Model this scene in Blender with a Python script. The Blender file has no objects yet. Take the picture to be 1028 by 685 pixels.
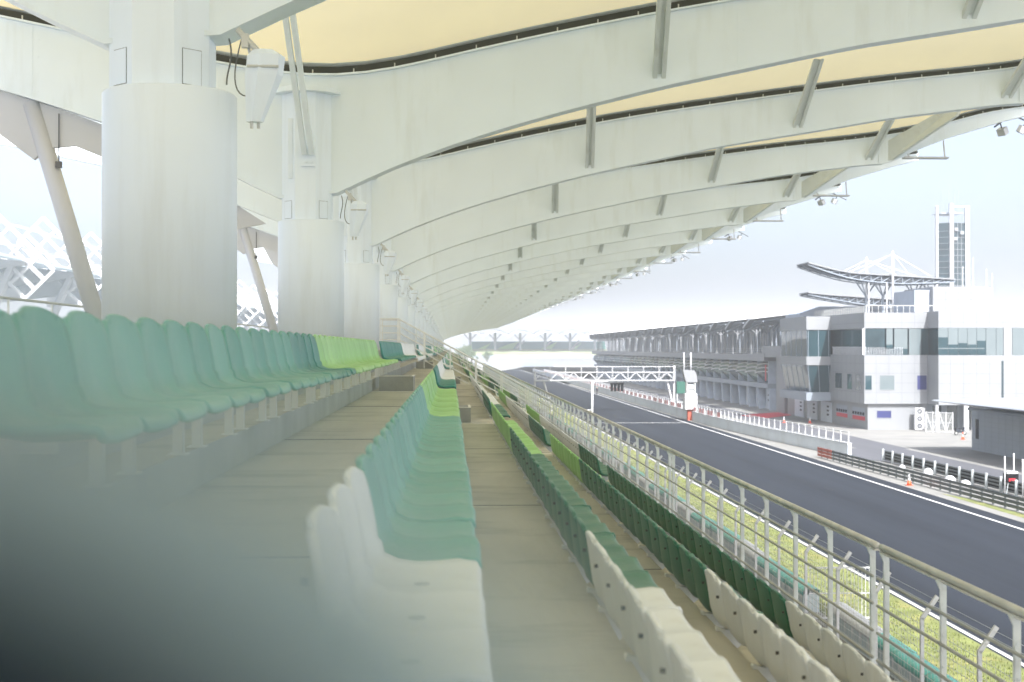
import bpy, bmesh, math, random
from math import sin, cos, pi, sqrt, radians as R
random.seed(7)
H = 11.0                      # eye height over the track
SC = bpy.context.scene
COL = SC.collection
F = 1400.0; VPX = 452.5; HY = 349.5
YAW = math.atan((VPX - 514.0) / F)        # negative: camera turned to +X
PIT = math.atan((HY - 342.5) / F)
CY, SY = cos(-YAW), sin(-YAW)

def W(px, py, d):
    """photo pixel + distance along the lens axis -> world x,y,z"""
    X = (px - VPX) * CY * d / F
    return (X, (d - X * SY) / CY, H + (HY - py) * d / F)

# ---------------------------------------------------------------- materials
def mat(name, rgb, rough=.6, var=.08, scale=2.0, bump=0.0, metal=0.0, spec=.5, stretch=None, dirt=None, objvar=0.0, dscale=.6, dstretch=None):
    m = bpy.data.materials.new(name); m.use_nodes = True
    nt = m.node_tree; N = nt.nodes; L = nt.links
    b = N['Principled BSDF']
    b.inputs['Roughness'].default_value = rough
    b.inputs['Metallic'].default_value = metal
    b.inputs['Specular IOR Level'].default_value = spec
    tc = N.new('ShaderNodeTexCoord'); mp = N.new('ShaderNodeMapping')
    L.new(tc.outputs['Object'], mp.inputs[0])
    if stretch: mp.inputs['Scale'].default_value = stretch
    n = N.new('ShaderNodeTexNoise'); n.inputs['Scale'].default_value = scale; n.inputs['Detail'].default_value = 5
    L.new(mp.outputs[0], n.inputs['Vector'])
    mr = N.new('ShaderNodeMapRange'); mr.inputs[1].default_value = .3; mr.inputs[2].default_value = .7
    mr.inputs[3].default_value = 1 - var; mr.inputs[4].default_value = 1 + var
    L.new(n.outputs['Fac'], mr.inputs[0])
    mx = N.new('ShaderNodeMix'); mx.data_type = 'RGBA'; mx.blend_type = 'MULTIPLY'; mx.inputs[0].default_value = 1
    mx.inputs[6].default_value = (*rgb, 1)
    L.new(mr.outputs[0], mx.inputs[7])
    out = mx.outputs[2]
    if objvar:
        oi = N.new('ShaderNodeObjectInfo'); hs = N.new('ShaderNodeHueSaturation')
        r1 = N.new('ShaderNodeMapRange'); r1.inputs[3].default_value = 1 - objvar; r1.inputs[4].default_value = 1 + objvar
        L.new(oi.outputs['Random'], r1.inputs[0]); L.new(r1.outputs[0], hs.inputs['Value'])
        r2 = N.new('ShaderNodeMapRange'); r2.inputs[3].default_value = 1 + objvar * .6; r2.inputs[4].default_value = 1 - objvar * .8
        L.new(oi.outputs['Random'], r2.inputs[0]); L.new(r2.outputs[0], hs.inputs['Saturation'])
        L.new(out, hs.inputs['Color']); out = hs.outputs[0]
    if dirt:
        n2 = N.new('ShaderNodeTexNoise'); n2.inputs['Scale'].default_value = dscale; n2.inputs['Detail'].default_value = 8
        n2.inputs['Roughness'].default_value = .65
        mp2 = N.new('ShaderNodeMapping'); L.new(tc.outputs['Object'], mp2.inputs[0])
        if dstretch: mp2.inputs['Scale'].default_value = dstretch
        L.new(mp2.outputs[0], n2.inputs['Vector'])
        cr = N.new('ShaderNodeMapRange'); cr.inputs[1].default_value = .52; cr.inputs[2].default_value = .78
        cr.inputs[3].default_value = 0; cr.inputs[4].default_value = dirt[1]
        L.new(n2.outputs['Fac'], cr.inputs[0])
        m2 = N.new('ShaderNodeMix'); m2.data_type = 'RGBA'; L.new(cr.outputs[0], m2.inputs[0])
        L.new(out, m2.inputs[6]); m2.inputs[7].default_value = (*dirt[0], 1); out = m2.outputs[2]
    L.new(out, b.inputs['Base Color'])
    if bump:
        bp = N.new('ShaderNodeBump'); bp.inputs['Strength'].default_value = bump; bp.inputs['Distance'].default_value = .02
        n3 = N.new('ShaderNodeTexNoise'); n3.inputs['Scale'].default_value = scale * 6; n3.inputs['Detail'].default_value = 4
        L.new(mp.outputs[0], n3.inputs['Vector'])
        L.new(n3.outputs['Fac'], bp.inputs['Height']); L.new(bp.outputs[0], b.inputs['Normal'])
    return m

M = {}
M['steel'] = mat('painted_steel', (.79, .87, .93), .45, .035, .7, .05, dirt=((.55, .58, .53), .38), dscale=1.6, dstretch=(1.2, 1, .18))
M['column'] = mat('column_paint', (.80, .88, .96), .42, .03, .6, .04, dirt=((.60, .63, .63), .35), dscale=2.2, dstretch=(2, 2, .16))
M['steel2'] = mat('brace_paint', (.64, .69, .69), .45, .05, 2, .05, dirt=((.35, .36, .32), .5), dscale=2)
M['gasket'] = mat('dark_gasket', (.05, .055, .05), .8)
M['clamp'] = mat('clamp_metal', (.55, .56, .54), .4, metal=.4)
M['concrete'] = mat('terrace_concrete', (.52, .495, .42), .85, .12, 1.1, .5, dirt=((.20, .19, .155), .8), dscale=1.3, stretch=(2.4, .5, 1), dstretch=(.6, 1.8, 1))
M['riser'] = mat('riser_concrete', (.50, .52, .53), .8, .12, 1.5, .25, dirt=((.3, .29, .25), .5), dscale=1.1)
M['joint'] = mat('joint_sealant', (.20, .195, .17), .9)
M['step'] = mat('step_concrete', (.30, .30, .28), .85, .15, 3, .3)
M['edge'] = mat('nosing_paint', (.72, .71, .66), .7, .1, 3)
M['teal'] = mat('teal_plastic', (.085, .34, .265), 0.42, .07, 3, .12, objvar=.15, dirt=((.30, .45, .40), .45), dscale=5, dstretch=(1,1,.5))
M['teal2'] = mat('deep_teal_plastic', (.012, .21, .165), 0.42, .07, 3, .12, objvar=.12, dirt=((.15, .33, .27), .3), dscale=5, dstretch=(1,1,.5))
M['green'] = mat('dark_green_plastic', (.028, .165, .105), 0.42, .07, 3, .12, objvar=.15, dirt=((.14, .28, .21), .4), dscale=5, dstretch=(1,1,.5))
M['lime'] = mat('lime_plastic', (.29, .58, .17), 0.42, .06, 3, .12, objvar=.10, dirt=((.5, .62, .3), .35), dscale=5, dstretch=(1,1,.5))
M['white'] = mat('offwhite_plastic', (.76, .79, .80), 0.42, .05, 3, .12, objvar=.06, dirt=((.5, .47, .4), .35), dscale=5, dstretch=(1,1,.5))
M['bolt'] = mat('dark_bolt', (.12, .12, .12), .5, metal=.3)
M['post'] = mat('white_post', (.74, .75, .73), .45, .05, 3)
M['rail'] = mat('weathered_rail', (.62, .61, .575), .5, .16, 9, .2, stretch=(1, .3, 1), dirt=((.22, .2, .15), .5), dscale=4)
M['bar'] = mat('grey_bar', (.42, .43, .41), .45, .12, 6, metal=.2)
M['railpost'] = mat('rail_post_paint', (.70, .74, .76), .5, .06, 6, dirt=((.3, .29, .25), .5), dscale=5)
M['asphalt'] = mat('asphalt', (.020, .0245, .034), .85, .22, .45, .15, spec=.2, stretch=(1.2, .03, 1), dirt=((.010,.011,.015),.55), dscale=.6, dstretch=(1.1,.012,1))
M['asphalt2'] = mat('pit_road_asphalt', (.085, .088, .10), .85, .12, .4, .15, stretch=(1, .08, 1))
M['apron'] = mat('apron_concrete', (.21, .208, .198), .85, .12, .25, .1, dirt=((.28, .27, .24), .5), dscale=.15)
M['ground'] = mat('pale_ground', (.30, .30, .28), .9, .15, .03, .1)
M['line'] = mat('white_line_paint', (.62, .62, .61), .6, .05, 2)
M['grass'] = mat('verge_grass', (.150, .172, .055), .9, .30, .8, .8, dirt=((.34, .28, .11), .75), dscale=.45)
M['tuft'] = mat('grass_tufts', (.13, .155, .045), .8, .3, 1.2)
M['conc_wall'] = mat('pit_wall_concrete', (.60, .65, .71), .8, .06, .4, .1, dirt=((.35, .36, .36), .5), dscale=.3)
M['bldg'] = mat('building_panel', (.215, .225, .238), .5, .04, .3, .02, dirt=((.16,.17,.18),.35), dscale=.5, dstretch=(1,1,.2))
M['bldg_grey'] = mat('grey_panel', (.23, .265, .31), .5, .05, .4)
M['shed'] = mat('shed_wall', (.34, .38, .44), .7, .06, .5, .1)
M['shedroof'] = mat('shed_roof', (.36, .38, .41), .4, .05, .5, metal=.3)
M['glass'] = mat('window_glass', (.02, .045, .055), .06, .2, .25, spec=.5)
M['glass_pale'] = mat('blind_glass', (.125, .155, .165), .12, .06, .4, spec=.8)
M['glass_dark'] = mat('dark_glass', (.02, .04, .05), .06, .3, .5, spec=.7)
M['pale_seats'] = mat('pale_seats', (.30,.34,.20), .7, .3, .08)
M['soffit'] = mat('soffit', (.09, .10, .115), .7)  # dark tone holds the shade under the canopies
M['seam'] = mat('seam', (.15, .16, .18), .7)
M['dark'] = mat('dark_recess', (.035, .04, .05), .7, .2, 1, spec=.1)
M['green_dark'] = mat('lounge_glass_green', (.045, .10, .085), .08, .25, .6, spec=.8)
M['navy'] = mat('navy_panel', (.03, .035, .12), .5, .1, 1, spec=.2)
M['red'] = mat('red_paint', (.50, .015, .03), .6, .1, 1)
M['redwhite'] = mat('pink_panel', (.70, .30, .30), .6, .08, 1)
M['faded_red'] = mat('faded_red', (.42, .085, .05), .6, .1, 2)
M['cabinet_green'] = mat('cabinet_green', (.015, .09, .065), .5)
M['orange'] = mat('cone_orange', (.75, .10, .03), .5, .05, 4)
M['guard'] = mat('guardrail_steel', (.07, .085, .09), .45, .2, 2, metal=.2)
M['guardpost'] = mat('guardrail_post', (.42, .46, .48), .5, .1, 3)
M['white_paint'] = mat('white_paint', (.54, .55, .57), .45, .03, 1)
M['tealcover'] = mat('teal_barrier_cover', (.12, .42, .37), .55, .12, 5)
M['barrier_side'] = mat('barrier_side', (.36, .43, .46), .7, .35, 14, stretch=(1, 3, 3))
M['door'] = mat('garage_door', (.52, .57, .63), .5, .08, 1)
M['pillar'] = mat('garage_pillar', (.38, .43, .50), .7, .08, 1)
M['black'] = mat('black_rubber', (.012, .012, .014), .9, spec=.0)
M['cable'] = mat('cable', (.10, .11, .11), .6)
M['bark'] = mat('bark', (.12, .09, .06), .9, .2, 5)
M['leaf'] = mat('tree_leaf', (.06, .11, .035), .7, .3, 1.2)
M['bagcloth_light'] = mat('light_bag_cloth', (.32, .43, .49), .9, .1, 30, .1)
M['bagcloth'] = mat('bag_cloth', (.007, .018, .030), .9, .15, 30, .1)  # near-black copy of the cloth; paints the bag's shaded lower left
M['skin'] = mat('skin', (.45, .28, .2), .6)
M['cloth'] = mat('dark_clothing', (.03, .03, .05), .8)

def membrane_mat():
    m = bpy.data.materials.new('roof_membrane'); m.use_nodes = True
    nt = m.node_tree; N = nt.nodes; L = nt.links
    for n in list(N): N.remove(n)
    out = N.new('ShaderNodeOutputMaterial')
    d = N.new('ShaderNodeBsdfDiffuse'); t = N.new('ShaderNodeBsdfTranslucent'); mx = N.new('ShaderNodeMixShader')
    tc = N.new('ShaderNodeTexCoord'); n = N.new('ShaderNodeTexNoise'); n.inputs['Scale'].default_value = .5; n.inputs['Detail'].default_value = 6
    L.new(tc.outputs['Object'], n.inputs['Vector'])
    cr = N.new('ShaderNodeValToRGB')
    cr.color_ramp.elements[0].position = .3; cr.color_ramp.elements[0].color = (.76, .60, .20, 1)
    cr.color_ramp.elements[1].position = .7; cr.color_ramp.elements[1].color = (.86, .69, .25, 1)
    L.new(n.outputs['Fac'], cr.inputs[0]); L.new(cr.outputs[0], d.inputs[0]); t.inputs[0].default_value = (.84,.81,.64,1)
    mx.inputs[0].default_value = .20
    L.new(d.outputs[0], mx.inputs[1]); L.new(t.outputs[0], mx.inputs[2]); L.new(mx.outputs[0], out.inputs[0])
    return m
M['membrane'] = membrane_mat()

# ---------------------------------------------------------------- mesh helpers
class MB:
    def __init__(s): s.v = []; s.f = []; s.mi = []; s.cm = 0; s.sm = []; s.cs = False
    def add(s, vs, fs):
        o = len(s.v); s.v += [tuple(p) for p in vs]
        for f in fs: s.f.append([o + i for i in f]); s.mi.append(s.cm); s.sm.append(s.cs)
        return s
    def box(s, x0, x1, y0, y1, z0, z1):
        if x0 > x1: x0, x1 = x1, x0
        if y0 > y1: y0, y1 = y1, y0
        if z0 > z1: z0, z1 = z1, z0
        return s.add([(x0,y0,z0),(x1,y0,z0),(x1,y1,z0),(x0,y1,z0),(x0,y0,z1),(x1,y0,z1),(x1,y1,z1),(x0,y1,z1)],
                     [(0,3,2,1),(4,5,6,7),(0,1,5,4),(1,2,6,5),(2,3,7,6),(3,0,4,7)])
    def prism(s, poly, axis, a0, a1):
        """poly in the two other axes (x,z for axis y; y,z for x; x,y for z)"""
        n = len(poly)
        def P(p, a):
            return (p[0], a, p[1]) if axis == 'y' else ((a, p[0], p[1]) if axis == 'x' else (p[0], p[1], a))
        vs = [P(p, a0) for p in poly] + [P(p, a1) for p in poly]
        fs = [tuple(range(n))[::-1], tuple(range(n, 2*n))] + [(i, (i+1) % n, n+(i+1) % n, n+i) for i in range(n)]
        return s.add(vs, fs)
    def strip(s, lo, hi, y0, y1):
        """solid between two polylines in x,z (same count), extruded y0..y1 - keeps quads"""
        n = len(lo)
        vs = [(p[0], y0, p[1]) for p in lo] + [(p[0], y0, p[1]) for p in hi] + [(p[0], y1, p[1]) for p in lo] + [(p[0], y1, p[1]) for p in hi]
        fs = []
        for i in range(n-1):
            fs += [(i, i+1, n+i+1, n+i), (2*n+i+1, 2*n+i, 3*n+i, 3*n+i+1), (i+1, i, 2*n+i, 2*n+i+1), (n+i, n+i+1, 3*n+i+1, 3*n+i)]
        fs += [(0, n, 3*n, 2*n), (n-1, 3*n-1, 4*n-1, 2*n-1)]
        return s.add(vs, fs)
    def tube(s, p0, p1, r, n=6, r1=None, cap=True):
        r1 = r if r1 is None else r1
        d = [p1[i]-p0[i] for i in range(3)]; l = sqrt(sum(c*c for c in d)) or 1; d = [c/l for c in d]
        a = (0,0,1) if abs(d[2]) < .9 else (1,0,0)
        u = [d[1]*a[2]-d[2]*a[1], d[2]*a[0]-d[0]*a[2], d[0]*a[1]-d[1]*a[0]]; lu = sqrt(sum(c*c for c in u)); u = [c/lu for c in u]
        w = [d[1]*u[2]-d[2]*u[1], d[2]*u[0]-d[0]*u[2], d[0]*u[1]-d[1]*u[0]]
        vs = []
        for p, rr in ((p0, r), (p1, r1)):
            for i in range(n):
                t = 2*pi*(i+.5)/n
                vs.append([p[k] + rr*(cos(t)*u[k] + sin(t)*w[k]) for k in range(3)])
        fs = [(i, (i+1) % n, n+(i+1) % n, n+i) for i in range(n)]
        if cap: fs += [tuple(range(n))[::-1], tuple(range(n, 2*n))]
        return s.add(vs, fs)
    def path(s, pts, r, n=6):
        for a, b in zip(pts[:-1], pts[1:]): s.tube(a, b, r, n)
        return s
    def lathe(s, prof, c=(0,0), n=24):
        m = len(prof); vs = []
        for r, z in prof:
            for i in range(n): vs.append((c[0]+r*cos(2*pi*i/n), c[1]+r*sin(2*pi*i/n), z))
        fs = [(j*n+i, j*n+(i+1) % n, (j+1)*n+(i+1) % n, (j+1)*n+i) for j in range(m-1) for i in range(n)]
        fs += [tuple(range(n))[::-1], tuple(range((m-1)*n, m*n))]
        return s.add(vs, fs)
    def mesh(s, name, mats):
        me = bpy.data.meshes.new(name); me.from_pydata(s.v, [], s.f)
        for m in (mats if isinstance(mats, (list, tuple)) else [mats]): me.materials.append(M[m] if isinstance(m, str) else m)
        for p, i, q in zip(me.polygons, s.mi, s.sm): p.material_index = i; p.use_smooth = q
        bm = bmesh.new(); bm.from_mesh(me); bmesh.ops.recalc_face_normals(bm, faces=bm.faces); bm.to_mesh(me); bm.free()
        me.update(); return me
    def build(s, name, mats, parent=None, loc=(0,0,0)):
        return link(name, s.mesh(name, mats), parent, loc)

def link(name, data, parent=None, loc=(0,0,0)):
    o = bpy.data.objects.new(name, data); COL.objects.link(o); o.location = loc
    if parent: o.parent = parent
    return o
def tag(o, label, cat, group=None):
    o['label'] = label; o['category'] = cat
    if group: o['group'] = group
    return o
def thing(name, label, cat, loc=(0,0,0), group=None):
    return tag(link(name, None, None, loc), label, cat, group)
def struct(o): o['kind'] = 'structure'; return o
def stuff(o): o['kind'] = 'stuff'; return o
def kids(o): return [c for c in ALLK.get(o.name, [])]
ALLK = {}
def dup(root, loc, label=None):
    r = root.copy(); COL.objects.link(r); r.location = loc
    if label: r['label'] = label
    for c in root.children:
        k = c.copy(); COL.objects.link(k); k.parent = r
        for g in c.children:
            q = g.copy(); COL.objects.link(q); q.parent = k
    return r
def nth(n):
    return f"{n}{'th' if 10 <= n % 100 <= 20 else {1:'st',2:'nd',3:'rd'}.get(n % 10, 'th')}"

# ================================================================ GROUND
gm = MB(); gm.add([(-3000,-600,0),(3000,-600,0),(3000,5000,0),(-3000,5000,0)], [(0,1,2,3)])
struct(gm.build('ground', 'ground'))
def sheet(name, poly, z, m):
    b = MB(); n = len(poly); b.add([(x,y,z) for x,y in poly], [tuple(range(n))]); return struct(b.build(name, m))
sheet('race_track', [(19.6,-60),(36.0,-60),(36.0,140),(35.6,420),(36,760),(60,960),(130,1010),(130,985),(78,950),(46,820),(19.6,640)], .008, 'asphalt')
sheet('track_edge_line', [(19.75,-60),(19.95,-60),(19.95,640),(19.75,640)], .012, 'line')
sheet('track_edge_line', [(34.5,-60),(34.72,-60),(34.72,700),(34.5,700)], .012, 'line')
sheet('start_line', [(20,203.6),(34.5,203.6),(34.5,204.1),(20,204.1)], .012, 'line')
sheet('pit_apron', [(36.0,-60),(120,-60),(120,700),(37,700),(36.0,420)], .004, 'apron')
sheet('pit_lane', [(44.5,150),(50,150),(50,700),(44.5,700)], .010, 'asphalt2')
sheet('pit_exit_road', [(45.2,-60),(49.4,-60),(49.4,150),(40.6,152),(40.4,140),(45.2,112)], .014, 'asphalt2')
sheet('track_shoulder', [(36.9,20),(38.2,20),(37.8,100),(37.0,104)], .011, 'grass')
# verge
vg = MB(); nx, ny = 14, 420
vs = [(15.4+4.2*i/nx, -20+660*j/ny, .02 + (.03*random.random() if 0 < i < nx else 0)) for j in range(ny+1) for i in range(nx+1)]
vg.cs = True
vg.add(vs, [(j*(nx+1)+i, j*(nx+1)+i+1, (j+1)*(nx+1)+i+1, (j+1)*(nx+1)+i) for j in range(ny) for i in range(nx)])
struct(vg.build('verge', 'grass'))
tf = MB()
for k in range(14000):
    x = 15.5 + 3.9*random.random(); y = 24 + 110*random.random()**1.3; h = .05+.09*random.random(); a = random.random()*pi; w = .03
    dx, dy = cos(a)*w, sin(a)*w; lx, ly = (random.random()-.5)*.08, (random.random()-.5)*.08
    tf.add([(x-dx,y-dy,.02),(x+dx,y+dy,.02),(x+lx,y+ly,.02+h)], [(0,1,2)])
stuff(tf.build('grass', 'tuft'))
sheet('service_road', [(4.2,-60),(15.3,-60),(15.3,640),(4.2,640)], .006, 'apron')

# ================================================================ GRANDSTAND TERRACE
XB = [-1.21 + .93*i for i in range(5)]
ZB = [.12, -.35, -.85, -1.35, -1.87]
ZT = [z - .86 for z in ZB]; ZT[0] = -.70            # foot treads
def zt(i): return ZT[i] if 0 <= i < 5 else (ZT[0] + .5*(-i) if i < 0 else ZT[4] - .5*(i-4))
prof = []                             # x,z going down to the right
prof += [(-9.6, -.06), (-1.62, -.06), (-1.62, -.50), (-1.27, -.50), (-1.27, ZT[0])]
for i in range(1, 5): prof += [(XB[i]+.05, ZT[i-1]), (XB[i]+.05, ZT[i])]
prof += [(3.40, ZT[4]), (3.40, -11.0), (-9.6, -11.0)]
P2 = [(x, z+H) for x, z in prof]
# remove duplicates
P3 = [P2[0]]
for p in P2[1:]:
    if abs(p[0]-P3[-1][0]) + abs(p[1]-P3[-1][1]) > 1e-4: P3.append(p)
tb = MB(); n = len(P3); Y0, Y1 = -8.0, 430.0
vs = [(p[0], Y0, p[1]) for p in P3] + [(p[0], Y1, p[1]) for p in P3]
fs = []; 
for i in range(n): fs.append((i, (i+1) % n, n+(i+1) % n, n+i))
tb.add(vs, fs)
ter = tb.build('grandstand_terrace', ['concrete', 'riser']); struct(ter)
for p in ter.data.polygons:
    if abs(p.normal.x) > .7: p.material_index = 1
# expansion joints: thin dark strips of sealant set on the treads, one object
jt = MB()
for y in [4.7 + 6.0*k for k in range(14)]:
    for i in range(5):
        x1 = XB[i+1]+.045 if i < 4 else 3.39
        jt.box(XB[i]+(.055 if i else -.055), x1, y, y+.012, ZT[i]+H+.001, ZT[i]+H+.005)
struct(jt.build('terrace_joint', 'joint'))
nz = MB()
for (ya) in (22.35, 46.6):
    for i in range(5):
        x1 = XB[i+1]+.045 if i < 4 else 3.39
        nz.box(XB[i]+(.055 if i else -.055), x1, ya, ya+.10, ZT[i]+H+.001, ZT[i]+H+.007)
struct(nz.build('aisle_marking', 'edge'))
rown = ['top row', 'second row', 'third row', 'fourth row', 'bottom row']
for ya, w_, nm in ((22.6, 1.15, 'nearer'), (46.8, 1.15, 'farther')):
    for i in range(5):
        b = MB(); x0 = XB[i]+.055
        b.box(x0, x0+.55, ya, ya+w_, ZT[i]+H+.001, ZT[i]+H+.24)
        t = b.build('aisle_step', 'step')
        tag(t, f'grey concrete half step in the {nm} aisle at the foot of the {rown[i]}', 'step', 'half steps in the aisles')
        b = MB(); b.box(x0-.001, x0+.552, ya-.003, ya+.05, ZT[i]+H+.241, ZT[i]+H+.247); b.box(x0+.515, x0+.553, ya+.051, ya+w_, ZT[i]+H+.241, ZT[i]+H+.247)
        b.build('nosing', 'edge', t)

# ================================================================ SEATS
def seat_mesh():
    side = [(0.0,0.0,0.0),(.001,-.010,.0),(.003,-.026,0),(.006,-.052,0),(.010,-.085,0),(.015,-.13,0),(.020,-.18,0),(.027,-.228,0),(.040,-.272,0),(.066,-.305,0),
            (.11,-.325,0),(.17,-.333,0),(.24,-.330,0),(.30,-.324,0),(.337,-.320,0),(.358,-.322,0),(.371,-.330,0),(.376,-.342,0),(.375,-.352,0)]
    nu = 12; hw = .2475; nv = len(side)
    def half(s): 
        if s >= .11: return hw
        return hw - .11*(1-sqrt(max(0,1-(1-s/.11)**2)))*.80 
    bm = bmesh.new(); g = []
    for j, (x, z, _) in enumerate(side):
        depth = -z if j < 9 else 1
        h = half(depth) if j < 9 else hw
        if j >= 15: h = hw - .012*(j-14)
        row = []
        back = max(0, 1 - j/10.0)
        for i in range(nu+1):
            u = -1 + 2*i/nu
            # rounded top edge: lower the outer top points
            dz = 0
            if j == 0: dz = -.016*abs(u)**4
            elif j == 1: dz = -.008*abs(u)**4
            cx = (.030*u*u*min(1,j/6) if j < 9 else .012*(1-(j-9)/9)*u*u)
            cz = (0 if j < 8 else (.030*abs(u)**2.2 if j < 14 else (.020 if j < 16 else .008)*abs(u)**2.2))
            row.append(bm.verts.new((x + cx, u*h, z + dz + cz)))
        g.append(row)
    for j in range(nv-1):
        for i in range(nu): bm.faces.new((g[j][i], g[j][i+1], g[j+1][i+1], g[j+1][i]))
    bmesh.ops.recalc_face_normals(bm, faces=bm.faces)
    bm.normal_update()
    # orient so that the pan normal is up
    f = g[12][6].link_faces[0]
    if f.normal.z < 0: bmesh.ops.reverse_faces(bm, faces=bm.faces); bm.normal_update()
    T = .022
    lower = {}
    vlist = list(bm.verts)
    for v in vlist: lower[v] = bm.verts.new(v.co - v.normal*T)
    for fc in list(bm.faces): bm.faces.new([lower[v] for v in fc.verts][::-1])
    ring = g[0] + [r[-1] for r in g[1:]] + g[-1][::-1][1:] + [r[0] for r in g[::-1][1:-1]]
    # rounded rim: middle ring pushed outwards
    cen = {}
    for k, v in enumerate(ring):
        a = v.co; b = lower[v].co; m = (a+b)/2
        p = ring[k-1].co; q = ring[(k+1) % len(ring)].co
        out = (q-p).cross(v.normal if v.normal.length else a-b)
        if out.length: out.normalize()
        # make it point outward from seat centre line
        c = a.copy(); c.y = 0
        ref = (a - c) if abs(a.y) > .08 else (a - g[6][6].co)
        if out.dot(ref) < 0: out = -out
        cen[v] = bm.verts.new(m + out*.006)
    L_ = len(ring)
    for k in range(L_):
        a, b = ring[k], ring[(k+1) % L_]
        bm.faces.new((a, b, cen[b], cen[a])); bm.faces.new((cen[a], cen[b], lower[b], lower[a]))
    bmesh.ops.recalc_face_normals(bm, faces=bm.faces)
    for fc in bm.faces: fc.smooth = True
    me = bpy.data.meshes.new('seat_shell'); bm.to_mesh(me); bm.free(); return me
base_seat = seat_mesh()
seat_me = {}
for c in ('teal', 'teal2', 'green', 'lime', 'white'):
    me = base_seat.copy(); me.name = 'seat_shell_' + c; me.materials.clear(); me.materials.append(M[c]); seat_me[c] = me
pm = MB(); pm.box(-.098,.20,-.022,.022,-.385,-.356); pm.box(-.098,-.052,-.028,.028,-.612,-.385); pm.box(-.12,-.03,-.045,.045,-.6195,-.6125)
post_me = pm.mesh('post', 'post')
pm = MB(); pm.prism([(.0505,-.52),(.0505,-.358),(.024,-.358),(.024,-.340),(.03,-.335),(.06,-.346),(.25,-.353),(.25,-.375),(.08,-.52)], 'y', -.03, .03)
brk_me = pm.mesh('bracket', 'post')
bt = MB(); bt.box(-.018,-.002,-.232,-.225,-.124,-.108)
bolt_me = bt.mesh('slot', 'bolt')
bt = MB(); bt.cs = True; bt.lathe([(.022,-.334),(.022,-.3285),(.014,-.327)], (.20,0), 14); pbolt_me = bt.mesh('pan_bolt', 'riser')

rowlab = ['top row beside the round columns', 'second row down', 'third row down', 'fourth row down', 'bottom row beside the railing']
cname = {'teal': 'weathered teal', 'teal2': 'deep teal', 'green': 'dark green', 'lime': 'lime green', 'white': 'off-white'}
# phase (y of a seat centre) and colour limits per row for the near block
phase = [4.14, 4.06, 6.39, 8.38, 10.13]
near_min = [3.2, 2.9, 3.3, 5.0, 7.3]
runs = [ [(0, 10.4, 'teal'), (10.4, 12.3, 'teal2'), (12.3, 99, 'lime')],
         [(0, 4.1, 'white'), (4.1, 13.1, 'teal'), (13.1, 99, 'lime')],
         [(0, 6.42, 'white'), (6.42, 15.2, 'green'), (15.2, 99, 'lime')],
         [(0, 8.4, 'white'), (8.4, 17.2, 'green'), (17.2, 99, 'lime')],
         [(0, 10.15, 'white'), (10.15, 99, 'green')] ]
runs2 = [ [(0, 34, 'teal2'), (34, 99, 'white')],
          [(0, 29, 'teal2'), (29, 99, 'white')],
          [(0, 28.5, 'green'), (28.5, 99, 'white')],
          [(0, 28.3, 'green'), (28.3, 40, 'white'), (40, 99, 'lime')],
          [(0, 27.6, 'green'), (27.6, 39.4, 'white'), (39.4, 99, 'lime')] ]
nseat = 0
def put_seat(i, y, c, lab, k):
    global nseat
    s = link('stadium_seat', seat_me[c], None, (XB[i], y, ZB[i]+H))
    s.rotation_euler = (random.uniform(-.004,.004), random.uniform(-.014,.014), random.uniform(-.012,.012))
    tag(s, lab, 'seat', f'plastic seats in the {rown[i]} of the stand')
    if k % 3 != 2: link(*(('post', post_me) if i == 0 else ('bracket', brk_me)), s)
    if c in ('white', 'green'): link('slot', bolt_me, s)
    if c == 'white': link('pan_bolt', pbolt_me, s)
    nseat += 1
for i in range(5):
    ys = []; y = phase[i]
    while y > near_min[i]: y -= .5
    y += .5
    while y < 22.2: ys.append(round(y, 3)); y += .5
    cols = [next(c for a, b, c in runs[i] if a <= yy < b) for yy in ys]
    for k, (yy, c) in enumerate(zip(ys, cols)):
        # ordinal: how many of this colour from here towards the far end of its run
        q = 1; j = k+1
        while j < len(ys) and cols[j] == c: q += 1; j += 1
        if j >= len(ys): lab = f'{cname[c]} seat, {nth(q)} before the nearer aisle, {rowlab[i]}'
        else: lab = f'{cname[c]} seat, {nth(q)} nearer than the {cname[cols[j]]} seats, {rowlab[i]}'
        put_seat(i, yy, c, lab, k)
    y = 24.1; k = 0
    lim = 36.0
    while y < lim:
        c = next(cc for a, b, cc in runs2[i] if a <= y < b)
        put_seat(i, y, c, f'{cname[c]} seat, {nth(k+1)} past the nearer aisle, {rowlab[i]}', k)
        y += .5; k += 1
# the rest, far and small: one mass per colour merged into one object
def seat_low(mb, x, y, z, mi):
    mb.cm = mi
    o = len(mb.v)
    pts = [(0,0),(.02,-.15),(.05,-.28),(.10,-.36),(.20,-.38),(.36,-.37),(.385,-.45)]
    vs = []
    for (a, b_) in pts:
        h = .235 if b_ < -.05 else .17
        vs += [(x+a, y-h, z+b_), (x+a, y+h, z+b_)]
    for (a, b_) in pts:
        h = .235 if b_ < -.05 else .17
        vs += [(x+a-.02, y-h, z+b_-.02), (x+a-.02, y+h, z+b_-.02)]
    m = len(pts)
    fs = []
    for k in range(m-1):
        fs += [(2*k, 2*k+1, 2*k+3, 2*k+2), (2*m+2*k+1, 2*m+2*k, 2*m+2*k+2, 2*m+2*k+3), (2*k, 2*k+2, 2*m+2*k+2, 2*m+2*k), (2*k+1, 2*m+2*k+1, 2*m+2*k+3, 2*k+3)]
    fs += [(0, 2*m, 2*m+1, 1), (2*m-2, 2*m-1, 4*m-1, 4*m-2)]
    mb.add(vs, fs)
sf = MB(); ml = ['teal2', 'green', 'lime', 'white']
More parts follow.
